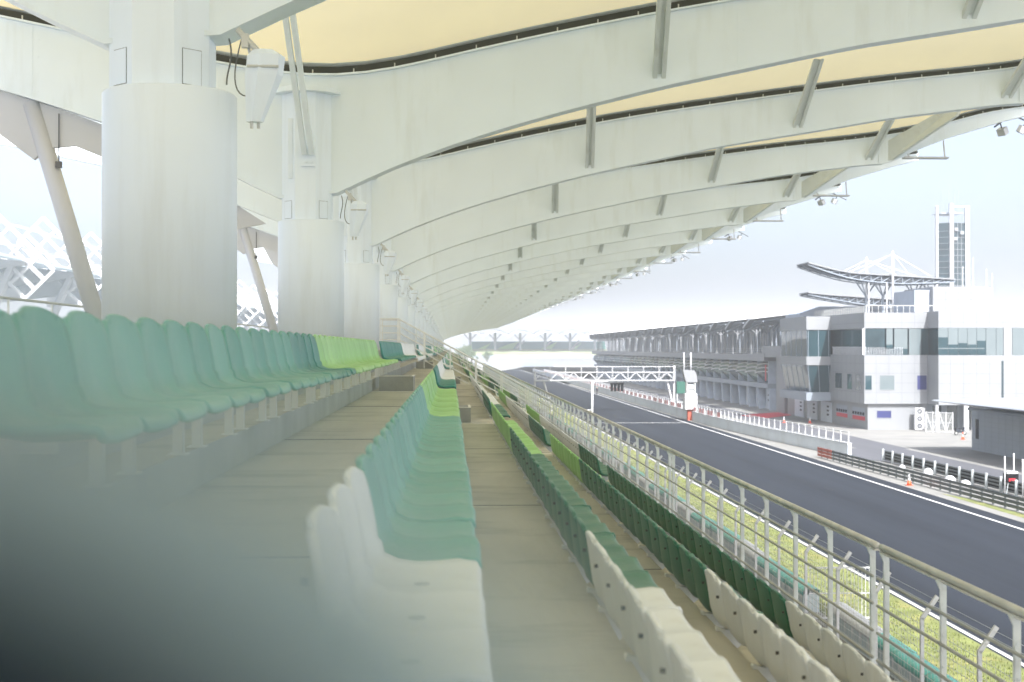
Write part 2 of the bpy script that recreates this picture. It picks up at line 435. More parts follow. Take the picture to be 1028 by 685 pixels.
for i in range(5):
    y = 36.1
    while y < 260:
        a = (y - 48.5) % 24.0
        if y < 46.5 or a > 1.4 and y > 48.5:
            if y < 46.5: c = next(cc for p, q, cc in runs2[i] if p <= y < q)
            else:
                v = sin(y*.19 + i*.5) + .5*sin(y*.07 - i)
                c = 'lime' if v > .6 else ('white' if v < -.75 else ('green' if i > 1 else 'teal2'))
            seat_low(sf, XB[i], y, ZB[i]+H, ml.index(c))
        y += .5
fs_ = sf.build('distant_seats', ml); stuff(fs_)
fs_['label'] = 'far seats of the same rows shrinking into the distance'; fs_['category'] = 'seats'

# ================================================================ GUARD RAILING
RX, RZ = 3.5, -1.62 + H
def rail_section():
    t = thing('guard_railing', 'x', 'railing', (RX, 0.60, 0), 'sections of the long guard railing')
    Ls = 10.6
    b = MB(); b.cs = True
    b.tube((0,0,RZ), (0,Ls,RZ), .027, 12); b.build('top_rail', 'rail', t)
    b = MB(); b.box(-.022,.022,0,Ls,RZ-.045,RZ-.029); b.build('rail_plate', 'rail', t)
    for k in range(1, 6):
        z = RZ - .03 - .222*k
        b = MB(); b.cs = True; b.tube((-.038,0,z), (-.038,Ls,z), .0125, 8); b.build('rail_bar', 'bar', t)
    for k in range(9):
        y = .12 + k*(Ls-.24)/8
        b = MB()
        zb = ZT[4]+H
        zb -= .25
        b.prism([(-.024, zb), (.022, zb), (.022, RZ-.09), (.020,RZ-.03), (-.055, RZ-.03), (-.024, RZ-.10)], 'y', y-.009, y+.009)
        b.box(-.020,.014,y-.018,y-.0095,zb,RZ-.22)
        for q in range(1,6):
            b.tube((-.003,y-.026,RZ-.03-.222*q+.05),(-.003,y-.018,RZ-.03-.222*q+.05),.009,6)
        b.build('rail_post', 'railpost', t)
    return t
t0 = rail_section()
t0['label'] = 'nearest section of the weathered guard railing beside the bottom seat row'
for k in range(1, 14):
    dup(t0, (RX, .60 + 10.72*k, 0), f'{nth(k+1)} nearest section of the long guard railing above the track')

# sloping stair railings at the far gangway, rising across the rows
def slope_rail(y, lab, landing=True):
    t = thing('stair_railing', lab, 'railing', (0,0,0), 'sloping railings across the stand')
    s = -.535
    A = (-1.75, y, .97+H); B = (3.45, y, .97+H + s*5.2)
    for k in range(5):
        dz = -.23*k; r = .03 if k == 0 else .014
        b = MB(); b.cs = True; b.tube((A[0],y,A[2]+dz), (B[0],y,B[2]+dz), r, 8)
        if landing: b.tube((-2.35,y,A[2]+dz), (A[0],y,A[2]+dz), r, 8)
        b.build('rail_bar' if k else 'top_rail', 'post', t)
    for q in range(7):
        f = q/6; x = A[0] + f*(B[0]-A[0]); z = A[2] + f*(B[2]-A[2])
        b = MB(); b.box(x-.02, x+.02, y-.03, y+.03, z-1.18, z); b.build('rail_post', 'post', t)
    if landing:
        b = MB(); b.box(-2.37,-2.33,y-.03,y+.03,-.06+H,A[2]); b.build('rail_post', 'post', t)
slope_rail(46.45, 'nearest sloping white stair railing across the far end of the seat block')
slope_rail(48.05, 'second sloping white stair railing just past the farther aisle')
slope_rail(70.6, 'farther sloping white stair railing beyond the second one', False)
slope_rail(94.6, 'farthest sloping white stair railing, hardly to be made out', False)

# concourse back railing
t = thing('concourse_railing', 'thin grey railing at the back of the concourse, left of the nearest column', 'railing')
for z in (1.05, .70, .38):
    b = MB(); b.cs = True; b.tube((-9.0,2,z+H-.04), (-9.0,200,z+H-.04), .03 if z > 1 else .012, 8); b.build('rail_bar', 'bar', t)
for k in range(60):
    b = MB(); b.box(-9.02,-8.98,4+3.1*k-.02,4+3.1*k+.02,-.06+H,1.0+H); b.build('rail_post', 'post', t)

# ================================================================ ROOF: columns, ribs, membranes
BAY = 12.4; CX = -2.47
def interp(tab, x):
    if x <= tab[0][0]: return tab[0][1]
    for (a, b), (c, d) in zip(tab[:-1], tab[1:]):
        if x <= c: return b + (d-b)*(x-a)/(c-a)
    return tab[-1][1]
def smooth(tab, x, w=.9):
    return sum(interp(tab, x + w*(k/3.0))*wt for k, wt in ((-3,1),(-2,2),(-1,3),(0,4),(1,3),(2,2),(3,1)))/16
BOT = [(-12,5.4),(-8,4.56),(-6.2,4.0),(-3.8,3.04),(-3.1,2.62),(-2.0,2.72),(-1,3.2),(.4,3.72),(1.9,4.17),(3.8,4.66),(7.3,5.42),(9.5,5.78),(11.9,6.2),(15,6.6),(15.5,6.62)]
BOT2 = [(15.5,6.62),(15.9,6.72),(16.7,7.1),(18,7.6),(20,8.2),(21,8.45)]
TOP = [(-12,6.5),(-8,5.8),(-4,4.95),(-1.9,4.65),(0,5.15),(1.9,5.58),(3.7,5.95),(5.2,6.22),(8.5,6.72),(11.9,7.18),(15,7.5),(17,7.85),(19.4,8.5),(21,8.72)]
def bot(x):
    if x > 15.5: return interp(BOT2, x)
    if -3.3 < x < -1.7: return interp(BOT, x)
    return smooth(BOT, x, .6)
def top(x): return smooth(TOP, x, 1.6) if x < 16.5 else smooth(TOP, x, .8)
xs = [-12+.5*k for k in range(67)]
XL = [x for x in xs if x <= -2.0]; XR = [x for x in xs if x >= -2.5]
rib_me = {}
b = MB(); b.strip([(x, bot(x)+.04+H) for x in xs], [(x, top(x)-.0+H) for x in xs], -.17, .17); rib_me['web'] = b.mesh('web', 'steel')
b = MB(); b.strip([(x, bot(x)+H) for x in xs], [(x, bot(x)+.045+H) for x in xs], -.215, .215); rib_me['bottom_flange'] = b.mesh('bottom_flange', 'steel')
b = MB(); b.strip([(x, top(x)+.002+H) for x in xs], [(x, top(x)+.035+H) for x in xs], -.25, .25); rib_me['top_flange'] = b.mesh('top_flange', 'steel')
b = MB(); b.strip([(x, top(x)+.036+H) for x in xs], [(x, top(x)+.17+H) for x in xs], -.14, .14); rib_me['gasket'] = b.mesh('gasket', 'gasket')
b = MB()
x = -11.8
while x < 20.8:
    b.box(x, x+.022, -.155, -.1405, top(x)+.04+H, top(x)+.12+H); x += .72
rib_me['clamp_strip'] = b.mesh('clamp_strip', 'clamp')
b = MB()
x = -10.4
while x < 20:
    b.box(x, x+.02, -.176, -.1705, bot(x)+.05+H, top(x)-.01+H)
    for q in range(4): b.box(x+.10, x+.125, -.178, -.1705, bot(x)+.12+.3*q+H, bot(x)+.145+.3*q+H)
    x += 3.1
rib_me['joint_lines'] = b.mesh('joint_lines', 'steel')
def brace(x, dx, zr, wid):
    z0 = bot(x) + .30 + H; z1 = top(x) + .15 + zr + H
    t_ = (z1 - z0)
    b = MB()
    for s in (-1, 1):
        xx = x + s*wid*.5
        b.add([(xx-.04, -.172, z0), (xx+.04, -.172, z0), (xx+.04+dx, -t_, z1), (xx-.04+dx, -t_, z1),
               (xx-.04, -.172, z0-.14), (xx+.04, -.172, z0-.14), (xx+.04+dx, -t_-.14, z1), (xx-.04+dx, -t_-.14, z1)],
              [(0,1,2,3),(4,7,6,5),(0,3,7,4),(1,5,6,2),(0,4,5,1),(3,2,6,7)])
    # web between the two bars
    b.add([(x-wid*.5+.03,-.18,z0-.03),(x+wid*.5-.03,-.18,z0-.03),(x+wid*.5-.03+dx,-t_-.05,z1),(x-wid*.5+.03+dx,-t_-.05,z1),
           (x-wid*.5+.03,-.18,z0-.06),(x+wid*.5-.03,-.18,z0-.06),(x+wid*.5-.03+dx,-t_-.08,z1),(x-wid*.5+.03+dx,-t_-.08,z1)],
          [(0,1,2,3),(4,7,6,5),(0,3,7,4),(1,5,6,2),(0,4,5,1),(3,2,6,7)])
    return b
rib_br = [brace(3.7,-.10,.5,.16).mesh('knee_brace','steel2'), brace(9.3,.22,.5,.18).mesh('knee_brace','steel2'), brace(15.0,.5,.5,.22).mesh('knee_brace','steel2')]
# wide bracket behind the crank
b = MB()
zc = bot(15.7)+.03+H
b.add([(15.7,-.172,zc),(15.7,-.172,zc+.75),(17.9,-1.9,zc+2.05),(17.5,-1.9,zc+1.35),(15.82,-.172,zc),(15.82,-.172,zc+.75),(18.02,-1.9,zc+2.05),(17.62,-1.9,zc+1.35)],
      [(0,1,2,3),(4,7,6,5),(0,4,5,1),(3,2,6,7),(1,5,6,2),(0,3,7,4)])
rib_bracket = b.mesh('crank_bracket', 'steel2')
b = MB(); b.box(15.35,15.42,-.2,-.171,bot(15.3)+.05+H,top(15.3)+H); rib_stiff = b.mesh('stiffener', 'steel')
# back stay and gusset
b = MB(); b.cs = True; b.tube((-7.35,0,4.3+H), (-6.05,0,-.06+H), .155, 16); stay_me = b.mesh('back_stay', 'white_paint')
b = MB(); b.prism([(-8.4,4.68+H),(-7.0,4.24+H),(-5.6,3.75+H),(-4.9,3.3+H),(-5.6,3.15+H),(-6.6,3.55+H),(-7.05,3.5+H),(-7.3,3.3+H),(-7.9,3.75+H)], 'y', -.06, .06); gus_me = b.mesh('gusset', 'white_paint')
b = MB(); b.tube((-6.85,-.1,4.1+H), (-6.85,-.1,3.25+H), .012, 5); b.box(-6.9,-6.8,-.14,-.06,3.15+H,3.26+H); b.tube((-5.95,-.1,3.6+H),(-5.95,-.1,3.1+H),.02,5); b.box(-6.0,-5.9,-.14,-.06,3.0+H,3.1+H)
sens_me = b.mesh('hanging_fitting', 'bolt')

# columns
b = MB(); b.cs = True; b.lathe([(.58,-.06+H),(.58,2.21+H),(.565,2.23+H),(.42,2.232+H)], (0,0), 48); col_low = b.mesh('steel_jacket', 'column')
b = MB(); b.prism([(-.06+.465*cos(pi/4*i+pi/8+pi/8+pi/8), .465*sin(pi/4*i+pi/8+pi/8+pi/8)) for i in range(8)], 'z', 2.233+H, 4.45+H); col_up = b.mesh('upper_shaft', 'column')
b = MB(); b.lathe([(.62,4.452+H),(.62,4.50+H)], (-.06,0), 32); b.lathe([(.56,4.501+H),(.56,4.56+H)], (-.06,0), 32); col_cap = b.mesh('cap_plate', 'steel')
# access panels: thin raised plates on two octagon faces (with seam around)
def panel_on_face(idx):
    a = pi/4*idx; r = .465*cos(pi/8)
    nx_, ny_ = cos(a), sin(a); tx, ty = -ny_, nx_
    c = (-.06 + nx_*r, ny_*r)
    out = []
    for (w, z0, z1, e) in ((.098, 2.26, 2.57, .003), (.093, 2.265, 2.565, .006)):
        bb = MB(); q = []
        for s_, z in ((-w,z0),(w,z0),(w,z1),(-w,z1)):
            q.append((c[0]+tx*s_, c[1]+ty*s_, z+H))
        q2 = [(p[0]+nx_*e, p[1]+ny_*e, p[2]) for p in q]
        bb.add(q+q2, [(4,5,6,7),(0,1,5,4),(1,2,6,5),(2,3,7,6),(3,0,4,7)]); out.append(bb)
    return out[0].mesh('panel_seam','cable'), out[1].mesh('access_panel','column')
b = MB(); b.lathe([(.5805,1.05+H),(.584,1.055+H),(.584,1.07+H),(.5805,1.075+H)], (0,0), 48); b.box(-.150,-.135,-.568,-.555,-.05+H,2.2+H); col_seam = b.mesh('weld_seam', 'column')
pan = [panel_on_face(5), panel_on_face(7)]
# hanging speaker
def speaker_meshes():
    b = MB()
    # tapered hexagonal housing, local origin at mounting
    def ring(z, r, ox, oy): return [(ox + r*cos(2*pi*i/6+.3), oy + r*.8*sin(2*pi*i/6+.3), z) for i in range(6)]
    r0 = ring(-.12,.10,.13,0); r1 = ring(-.17,.165,.15,0); r2 = ring(-.34,.165,.13,0); r3 = ring(-.74,.075,.05,0)
    vs = r0+r1+r2+r3; fs = [tuple(range(6)), tuple(range(18,24))[::-1]]
    for j in range(3): fs += [(6*j+i, 6*j+(i+1)%6, 6*j+6+(i+1)%6, 6*j+6+i) for i in range(6)]
    b.add(vs, fs)
    h = b.mesh('housing', 'column')
    b = MB(); b.box(-.06,.0,-.03,.03,-.10,.02); b.tube((-.10,0,.06),(.12,0,-.17),.028,8); b.tube((-.03,.06,.0),(.02,.06,-.2),.015,6); b.tube((.0,-.12,-.28),(.27,-.12,-.28),.012,6)
    b.tube((.03,-.03,-.74),(.03,-.03,-.80),.014,6); b.tube((.08,.03,-.74),(.08,.03,-.79),.014,6)
    br = b.mesh('mounting_bracket', 'clamp')
    b = MB(); b.path([(-.05-.09*sin(pi*q/12)+.010*q*q/12*1.0,-.02,-.52*sin(pi*q/20)) for q in range(13)]+[(.09,-.03,-.44),(.10,-.04,-.36)], .006, 6)
    cb0 = b.mesh('cable', 'cable'); b = MB()
    b.path([(-.17+.02*sin(q*.6),0,-.02-.05*q) for q in range(9)], .007, 6); 
    cb = b.mesh('cable', 'cable')
    return h, br, cb, cb0
spk = speaker_meshes()
# column brace pair (front of column, up to previous rib)
b = MB()
for s in (-.062, .062):
    b.add([(s-.045,-.46,3.36+H),(s+.045,-.46,3.36+H),(s+.045-.16,-2.45,5.75+H),(s-.045-.16,-2.45,5.75+H),
           (s-.045,-.56,3.34+H),(s+.045,-.56,3.34+H),(s+.045-.16,-2.55,5.70+H),(s-.045-.16,-2.55,5.70+H)],
          [(0,1,2,3),(4,7,6,5),(0,3,7,4),(1,5,6,2),(0,4,5,1),(3,2,6,7)])
col_br = b.mesh('column_brace', 'steel')
b = MB(); b.box(-.13,.13,-.475,-.447,3.16+H,3.50+H)
for s in (-.05,.05): b.tube((s,-.50,3.24+H),(s,-.474,3.24+H),.03,8)
b.box(-.36,-.28,-.40,-.36,2.95+H,4.0+H)
for q in range(4): b.tube((-.32,-.42,3.05+.25*q+H),(-.32,-.40,3.05+.25*q+H),.025,8)
col_plate = b.mesh('bolted_plate', 'column')

# membrane mesh
def membrane_mesh():
    mb = MB(); mb.cs = True; X0, X1 = -8.6, 21.0; nx = 60; ny = 12
    def surf(x, t): return top(x) + .19 + H + 1.05*sin(pi*t)**.8 * (1 if x > X0+1 else .6)
    vs = []
    for j in range(ny+1):
        for i in range(nx+1):
            x = X0 + (X1-X0)*i/nx; vs.append((x, BAY*j/ny, surf(x, j/ny)))
    mb.add(vs, [(j*(nx+1)+i, j*(nx+1)+i+1, (j+1)*(nx+1)+i+1, (j+1)*(nx+1)+i) for j in range(ny) for i in range(nx)])
    return mb.mesh('roof_membrane', 'membrane')
mem_me = membrane_mesh()
# ridge seam, and grey clamping band with the rib-side shade put into its colour
b = MB()
for t_ in (.5,):
    pts = [(-8.5+.6*k, BAY*t_, top(-8.5+.6*k)+.17+H+1.05) for k in range(49)]
    b.path(pts, .02, 4)
seam_me = b.mesh('ridge_seam', 'steel2')
b = MB()
for t_ in (.0, 1.0):
    sg = 1 if t_ == 0 else -1
    lo = []; 
    n_ = 50; vs = []
    for k in range(n_+1):
        x = -8.6 + 29.6*k/n_
        y0 = BAY*t_ + sg*.02; y1 = BAY*t_ + sg*.14
        z0 = top(x)+.14+H; z1 = top(x)+.16+H+1.05*sin(pi*.0113)**.8
        vs += [(x,y0,z0),(x,y1,z1)]
    b.add(vs, [(2*k,2*k+2,2*k+3,2*k+1) for k in range(n_)])
b.cs = True
band_me = b.mesh('edge_band', 'steel2')

NR = 38
for k in range(-4, NR):
    y = BAY*(k+1)
    o_ = k+1
    if k < 0: labr = 'white roof rib passing right over the camera'
    t = thing('roof_rib', (f'white curved roof rib springing from the {nth(o_)} nearest column' if k >= 0 else f'white roof rib {("straight above","one bay behind","two bays behind","three bays behind")[-1-k]} the camera'), 'roof beam', (0, y, 0), 'curved ribs under the grandstand roof')
    for nm in ('web','bottom_flange','top_flange','gasket','clamp_strip','joint_lines'):
        link(nm, rib_me[nm], t)
    if k >= 0:
        for me in rib_br: link('knee_brace', me, t)
        link('crank_bracket', rib_bracket, t); link('stiffener', rib_stiff, t)
        link('back_stay', stay_me, t); link('gusset', gus_me, t)
        if k < 6: link('hanging_fitting', sens_me, t)
    if k >= 0 and k < 30:
        c = thing('round_column', f'{nth(o_)} nearest white round column behind the top seat row' if k else 'nearest and widest white round column behind the top seat row', 'column', (CX, y, 0), 'round columns carrying the roof')
        link('steel_jacket', col_low, c); link('upper_shaft', col_up, c); link('cap_plate', col_cap, c)
        if k < 8:
            for a_, b_ in pan: link('access_panel', b_, c); link('panel_seam', a_, c)
        if k > 0:
            link('column_brace', col_br, c); link('bolted_plate', col_plate, c)
        if k < 14:
            s = thing('hanging_speaker', f'white tapered speaker housing hung under the roof rib at the {nth(o_)} nearest column', 'speaker', (-1.74, y-.30, bot(-1.86)+H-.10), 'speakers hung along the roof ribs')
            link('housing', spk[0], s); link('mounting_bracket', spk[1], s); link('cable', spk[2], s); link('cable', spk[3], s)
    m = link('roof_membrane', mem_me, None, (0, y, 0))
    tag(m, f'cream roof membrane bay just beyond the {nth(o_)} nearest roof rib' if k >= 0 else f'cream roof membrane bay {("just over","one behind","two behind","three behind")[-1-k]} the camera', 'roof membrane', 'membrane bays of the grandstand roof')
    link('ridge_seam', seam_me, m); link('edge_band', band_me, m)

# floodlights under the roof edge
b = MB()
b.box(-.28,.05,-.2,.2,-.50,-.18); fl_h = b.mesh('lamp_housing', 'white_paint')
b = MB(); b.box(-.25,.02,-.17,.17,-.52,-.501); fl_g = b.mesh('lamp_glass', 'glass_dark')
b = MB(); b.tube((-.1,0,-.18),(-.1,0,.12),.03,6); b.box(-.6,.6,-.03,.03,.06,.12); fl_b = b.mesh('bracket', 'bolt')
def floodlights(k):
    y = BAY*k
    for j, (dx, rz, ry) in enumerate(((0,.6,-.5),(.95,-.5,.5))):
        f = thing('floodlight', f"{'inner' if j == 0 else 'outer'} floodlight of the pair below the roof edge at the {nth(k)} rib", 'floodlight', (20.0+dx, y+.2, 8.15+H), 'floodlights below the roof edge')
        f.rotation_euler = (0, ry, rz); f.scale = (.78, .78, .78)
        link('lamp_housing', fl_h, f); link('lamp_glass', fl_g, f); link('bracket', fl_b, f)
for k in (4, 6, 8, 10, 12, 14, 16, 18): floodlights(k)
b = MB(); b.box(-.16,.16,-.12,.12,-.10,.0); b.tube((0,0,0),(0,0,.16),.03,6)
o = b.build('ceiling_lamp', 'bolt', None, (.35, BAY*1.5, top(.35)+.17+H+1.05-.18)); tag(o, 'small dark lamp fixed under the cream roof membrane near the top edge', 'lamp')
# edge walkway rods
for k in range(3, 20):
    b = MB(); y = BAY*k
    b.box(16.2,17.8,-.5,-.2,6.78+H,6.84+H); b.tube((17.7,-.35,6.84+H),(17.7,-.2,7.45+H),.03,5); b.tube((16.4,-.35,6.84+H),(16.4,-.2,6.96+H),.03,5)
    o = b.build('light_trough', 'white_paint', None, (0, y, 0))
    tag(o, f'slim white fitting under the cranked tip of the {nth(k)} roof rib', 'light fitting', 'slim fittings under the rib tips')

exec_ok = True
# ================================================================ BACK STAND (left)
b = MB()
def bar(bb, p, q, w): bb.tube((p[0],0,p[1]), (q[0],0,q[1]), w, 4)
for off in (0, 1):
    pass
lad = MB()
A = (-27.2, 8.7); Bq = (-23.0, 4.5)
nrm = (-.55, -.55)
for s in range(4):
    o = (nrm[0]*s*1.0, nrm[1]*s*1.0)
    lad.tube((A[0]+o[0],0,A[1]+o[1]+H), (Bq[0]+o[0],0,Bq[1]+o[1]+H), .15, 4)
for q in range(6):
    f = q/5.0; p = (A[0]+f*(Bq[0]-A[0]), A[1]+f*(Bq[1]-A[1]))
    lad.tube((p[0],0,p[1]+H), (p[0]+nrm[0]*3,0,p[1]+nrm[1]*3+H), .12, 4)
lad_me = lad.mesh('lattice_truss', 'white_paint')
b = MB(); b.prism([(-34,6.0+H),(-24.6,5.0+H),(-24.6,4.8+H),(-30,3.9+H),(-34,3.4+H)], 'y', -.25, .25); wedge_me = b.mesh('roof_beam', 'white_paint')
b = MB(); b.tube((-25.4,0,4.8+H), (-27.0,0,1.0+H), .28, 6); b.tube((-27.0,0,1.0+H), (-27.0,0,-11+H), .3, 6); strut_me = b.mesh('strut', 'white_paint')
b = MB(); b.prism([(-34,6.02+H),(-24.4,5.02+H),(-24.4,5.16+H),(-34,6.2+H)], 'y', .26, 12.1); pan_me = b.mesh('roof_sheet', 'steel')
b = MB(); b.tube((-26.9,6.2,7.6+H),(-26.9,-6.2,7.6+H),.1,4); b.tube((-25.2,6.2,5.9+H),(-25.2,-6.2,5.9+H),.1,4); pur_me = b.mesh('purlin', 'white_paint')
for k in range(-1, 16):
    y = 82 + 12.4*k
    t = thing('stand_frame', f'{nth(k+2)} nearest white lattice frame of the stand seen left past the columns', 'roof frame', (0, y, 0), 'lattice frames of the stand at the left')
    link('lattice_truss', lad_me, t); link('roof_beam', wedge_me, t); link('strut', strut_me, t); link('roof_sheet', pan_me, t)
    link('purlin', pur_me, t)
b = MB(); b.prism([(-40,2.0+H),(-28,.2+H),(-27,-.4+H),(-20,-4.0+H),(-20,0),(-40,0)], 'y', 40, 320)
tag(b.build('rear_grandstand', 'riser'), 'pale stepped body of the stand at the far left behind the columns', 'grandstand')

# ================================================================ CATCH FENCE, TYRE BARRIER
FXN = 13.95
t = thing('catch_fence', 'tall wire catch fence with cranked white posts along the grass verge', 'fence', (0,0,0))
yy = 27.3; posts = []
while yy < 330 and len(posts) < 75:
    b = MB(); p = [(FXN,yy,0),(FXN,yy,3.0),(FXN+.42,yy,3.55)]
    b.box(FXN-.05,FXN+.05,yy-.05,yy+.05,0,3.0)
    b.add([(FXN-.05,yy-.05,3.0),(FXN+.05,yy-.05,2.94),(FXN+.05,yy+.05,2.94),(FXN-.05,yy+.05,3.0),(FXN+.42,yy-.05,3.68),(FXN+.52,yy-.05,3.60),(FXN+.52,yy+.05,3.60),(FXN+.42,yy+.05,3.68)],
          [(0,3,2,1),(4,5,6,7),(0,1,5,4),(1,2,6,5),(2,3,7,6),(3,0,4,7)])
    b.build('fence_post', 'white_paint', t); posts.append(yy); yy += 4.5
b = MB()
for z in [.15+.24*k for k in range(12)]: b.box(FXN-.006,FXN+.006,25,yy,z-.006,z+.006)
for z, x in ((3.2,.16),(3.38,.3),(3.53,.41)): b.box(FXN+x-.006,FXN+x+.006,25,yy,z-.006,z+.006)
y = 25.0
while y < 160: b.box(FXN-.004,FXN+.004,y-.004,y+.004,.1,2.95); y += .30
b.build('wire_mesh', 'clamp', t)
def barrier_seg():
    out = []
    b = MB(); b.box(-.33,.33,.01,2.97,0,.72); out.append(b.mesh('tyre_stack', 'barrier_side'))
    for m in ('tealcover', 'white_paint'):
        b = MB(); b.cs = True
        for q in range(6):
            y0 = .02+.49*q
            n_ = 8; vs = []
            for j, (w, z) in enumerate(((.37,.70),(.40,.80),(.36,.93),(.20,1.0),(-.20,1.0),(-.36,.93),(-.40,.80),(-.37,.70))):
                for yy_, sc in ((y0,.90),(y0+.08,1.0),(y0+.40,1.0),(y0+.48,.90)):
                    vs.append((w*sc, yy_, .70+(z-.70)*sc))
            fs = [(4*j+i, 4*j+i+1, 4*j+5+i, 4*j+4+i) for j in range(7) for i in range(3)] + [(28+i, 28+i+1, 1+i, i) for i in range(3)]
            b.add(vs, fs)
        out.append(b.mesh('cover', m))
    b = MB()
    for q in range(3):
        y0 = .3+1.0*q
        b.add([(-.338,y0,.68),(-.338,y0+.22,.68),(-.338,y0+.11,.22),(-.331,y0,.68),(-.331,y0+.22,.68),(-.331,y0+.11,.22)], [(0,1,2),(3,5,4),(0,3,4,1),(1,4,5,2),(2,5,3,0)])
    out.append(b.mesh('pennant_pattern', 'white_paint'))
    return out
bs = barrier_seg()
for k in range(62):
    y = 24.5 + 3.0*k
    if 54.0 < y < 56.5: continue
    t = link('tyre_barrier', bs[0], None, (15.05 + .10*sin(k*.9), y, 0)); t.rotation_euler = (0,0,random.uniform(-.015,.015))
    w = (k//2) % 3 == 1
    tag(t, f"{nth(k+1)} nearest tyre barrier block with {'white' if w else 'teal'} covers behind the railing", 'tyre barrier', 'tyre barrier blocks along the grass')
    link('cover', bs[2] if w else bs[1], t); link('pennant_pattern', bs[3], t)
# small gate of vertical bars across the verge
t = thing('mesh_gate', 'low gate of thin white vertical bars standing on the grass verge', 'gate', (15.0, 55.6, 0))
b = MB(); b.box(-.6,2.1,-.03,.03,2.12,2.18); b.box(-.6,2.1,-.03,.03,.1,.16); b.box(-.6,2.1,-.03,.03,1.1,1.14)
b.build('gate_frame', 'white_paint', t)
b = MB()
for q in range(18): b.box(-.55+.15*q,-.53+.15*q,-.012,.012,.16,2.12)
b.build('bars', 'white_paint', t)

# ================================================================ PIT WALL and barriers
PW = [(40.0,139.0),(37.9,166),(36.6,195),(36.5,240),(36.9,420),(37.6,640)]
def ribbon(poly, z0, z1, th):
    b = MB()
    for (x0,y0),(x1,y1) in zip(poly[:-1], poly[1:]):
        b.add([(x0,y0,z0),(x1,y1,z0),(x1+th,y1,z0),(x0+th,y0,z0),(x0,y0,z1),(x1,y1,z1),(x1+th,y1,z1),(x0+th,y0,z1)],
              [(0,3,2,1),(4,5,6,7),(0,1,5,4),(2,3,7,6),(0,4,7,3),(1,2,6,5)])
    return b
t = thing('pit_wall', 'long low pale concrete pit wall along the far side of the track', 'wall')
ribbon(PW, 0, 1.35, .35).build('wall', 'conc_wall', t)
b = ribbon([(x-.06,y) for x,y in PW], 1.352, 1.42, .47); b.build('coping', 'white_paint', t)
t = thing('pit_wall_fence', 'white post and panel fence standing on top of the pit wall', 'fence')
def pw_at(y):
    return interp([(b_, a_) for a_, b_ in PW], y)
y = 139.4; np_ = 0
b = MB(); c = MB(); rr = MB()
while y < 560:
    x = pw_at(y)+.2
    if np_ < 96:
        q = MB(); q.box(x-.05,x+.05,y-.05,y+.05,1.421,2.55); q.build('fence_post', 'white_paint', t)
    else: b.box(x-.05,x+.05,y-.05,y+.05,1.421,2.55)
    x2 = pw_at(y+2.2)+.2
    if y < 188 or int(y/2.2) % 3 == 0:
        tgt = c
    else: tgt = rr
    if True:
        tgt.add([(x,y+.1,1.45),(x2,y+2.1,1.45),(x2,y+2.1,2.10 if tgt is rr else 1.55),(x,y+.1,2.10 if tgt is rr else 1.55),(x+.02,y+.1,1.45),(x2+.02,y+2.1,1.45),(x2+.02,y+2.1,2.10 if tgt is rr else 1.55),(x+.02,y+.1,2.10 if tgt is rr else 1.55)],
            [(0,1,2,3),(4,7,6,5),(0,4,5,1),(3,2,6,7),(0,3,7,4),(1,5,6,2)])
    c.add([(x,y,2.42),(x2,y+2.2,2.42),(x2,y+2.2,2.52),(x,y,2.52),(x+.05,y,2.42),(x2+.05,y+2.2,2.42),(x2+.05,y+2.2,2.52),(x+.05,y,2.52)],
            [(0,1,2,3),(4,7,6,5),(0,4,5,1),(3,2,6,7),(0,3,7,4),(1,5,6,2)])
    y += 2.2; np_ += 1
stuff(b.build('far_posts', 'white_paint', t)); c.build('rails', 'white_paint', t); rr.build('panels', 'redwhite', t)
# armco guardrail
AR = [(37.0,139.0),(37.4,120),(38.0,93),(38.4,60),(38.4,20)]
t = thing('guardrail', 'dark steel triple guardrail along the track edge with a red first section', 'guardrail')
for z in (.16,.47,.78):
    b = ribbon([(x,y) for x,y in AR], z, z+.23, .06); b.build('rail_beam', 'guard', t)
    b = ribbon([(x+.061,y) for x,y in AR], z+.06, z+.16, .05); b.build('rail_back', 'guard', t)
b = MB()
for z in (.16,.47,.78):
    q_ = ribbon([(36.94,139.2),(37.05,134.5)], z-.01, z+.245, .055); b.add(q_.v, q_.f)
b.build('red_section', 'faded_red', t)['label'] = 'orange red first section of the dark guardrail'
for k in range(58):
    y = 138.5 - 2.0*k; x = interp([(b_,a_) for a_,b_ in AR[::-1]], y)
    b = MB(); b.box(x+.12,x+.24,y-.06,y+.06,0,1.0); b.build('rail_post', 'guard', t)
t = thing('safety_barrier', 'black railed barrier with pale posts between the guardrail and the pit exit road', 'guardrail')
for z in (.15,.42,.69,.96):
    b = ribbon([(42.0,134),(41.9,60)], z, z+.12, .06); b.build('rail_beam', 'guard', t)
b = ribbon([(42.2,134),(42.1,60)], .1, 1.0, .03); b.build('backing', 'black', t)
for k in range(25):
    y = 133.6 - 2.9*k; b = MB(); b.box(41.8,41.97,y-.10,y+.10,0,1.22); b.build('rail_post', 'guardpost', t)
def cone(px, py, lab):
    d = 11*F/(py-HY); x, y, _ = W(px, py, d)
    t = thing('traffic_cone', lab, 'cone', (x, y, 0), 'orange and white traffic cones')
    b = MB(); b.cs = True; b.lathe([(.19,.05),(.12,.38)], n=14); b.build('cone_body', 'orange', t)
    b = MB(); b.cs = True; b.lathe([(.121,.381),(.09,.6)], n=14); b.build('white_band', 'white_paint', t)
    b = MB(); b.cs = True; b.lathe([(.09,.601),(.04,.9)], n=14); b.build('cone_tip', 'white_paint' if px < 930 else 'orange', t)
    b = MB(); b.box(-.25,.25,-.25,.25,.012,.049); b.build('base', 'orange', t)
cone(912.5, 487.5, 'orange cone with white tip standing against the dark guardrail')
cone(966.5, 441.5, 'orange cone on the apron beside the grey building')
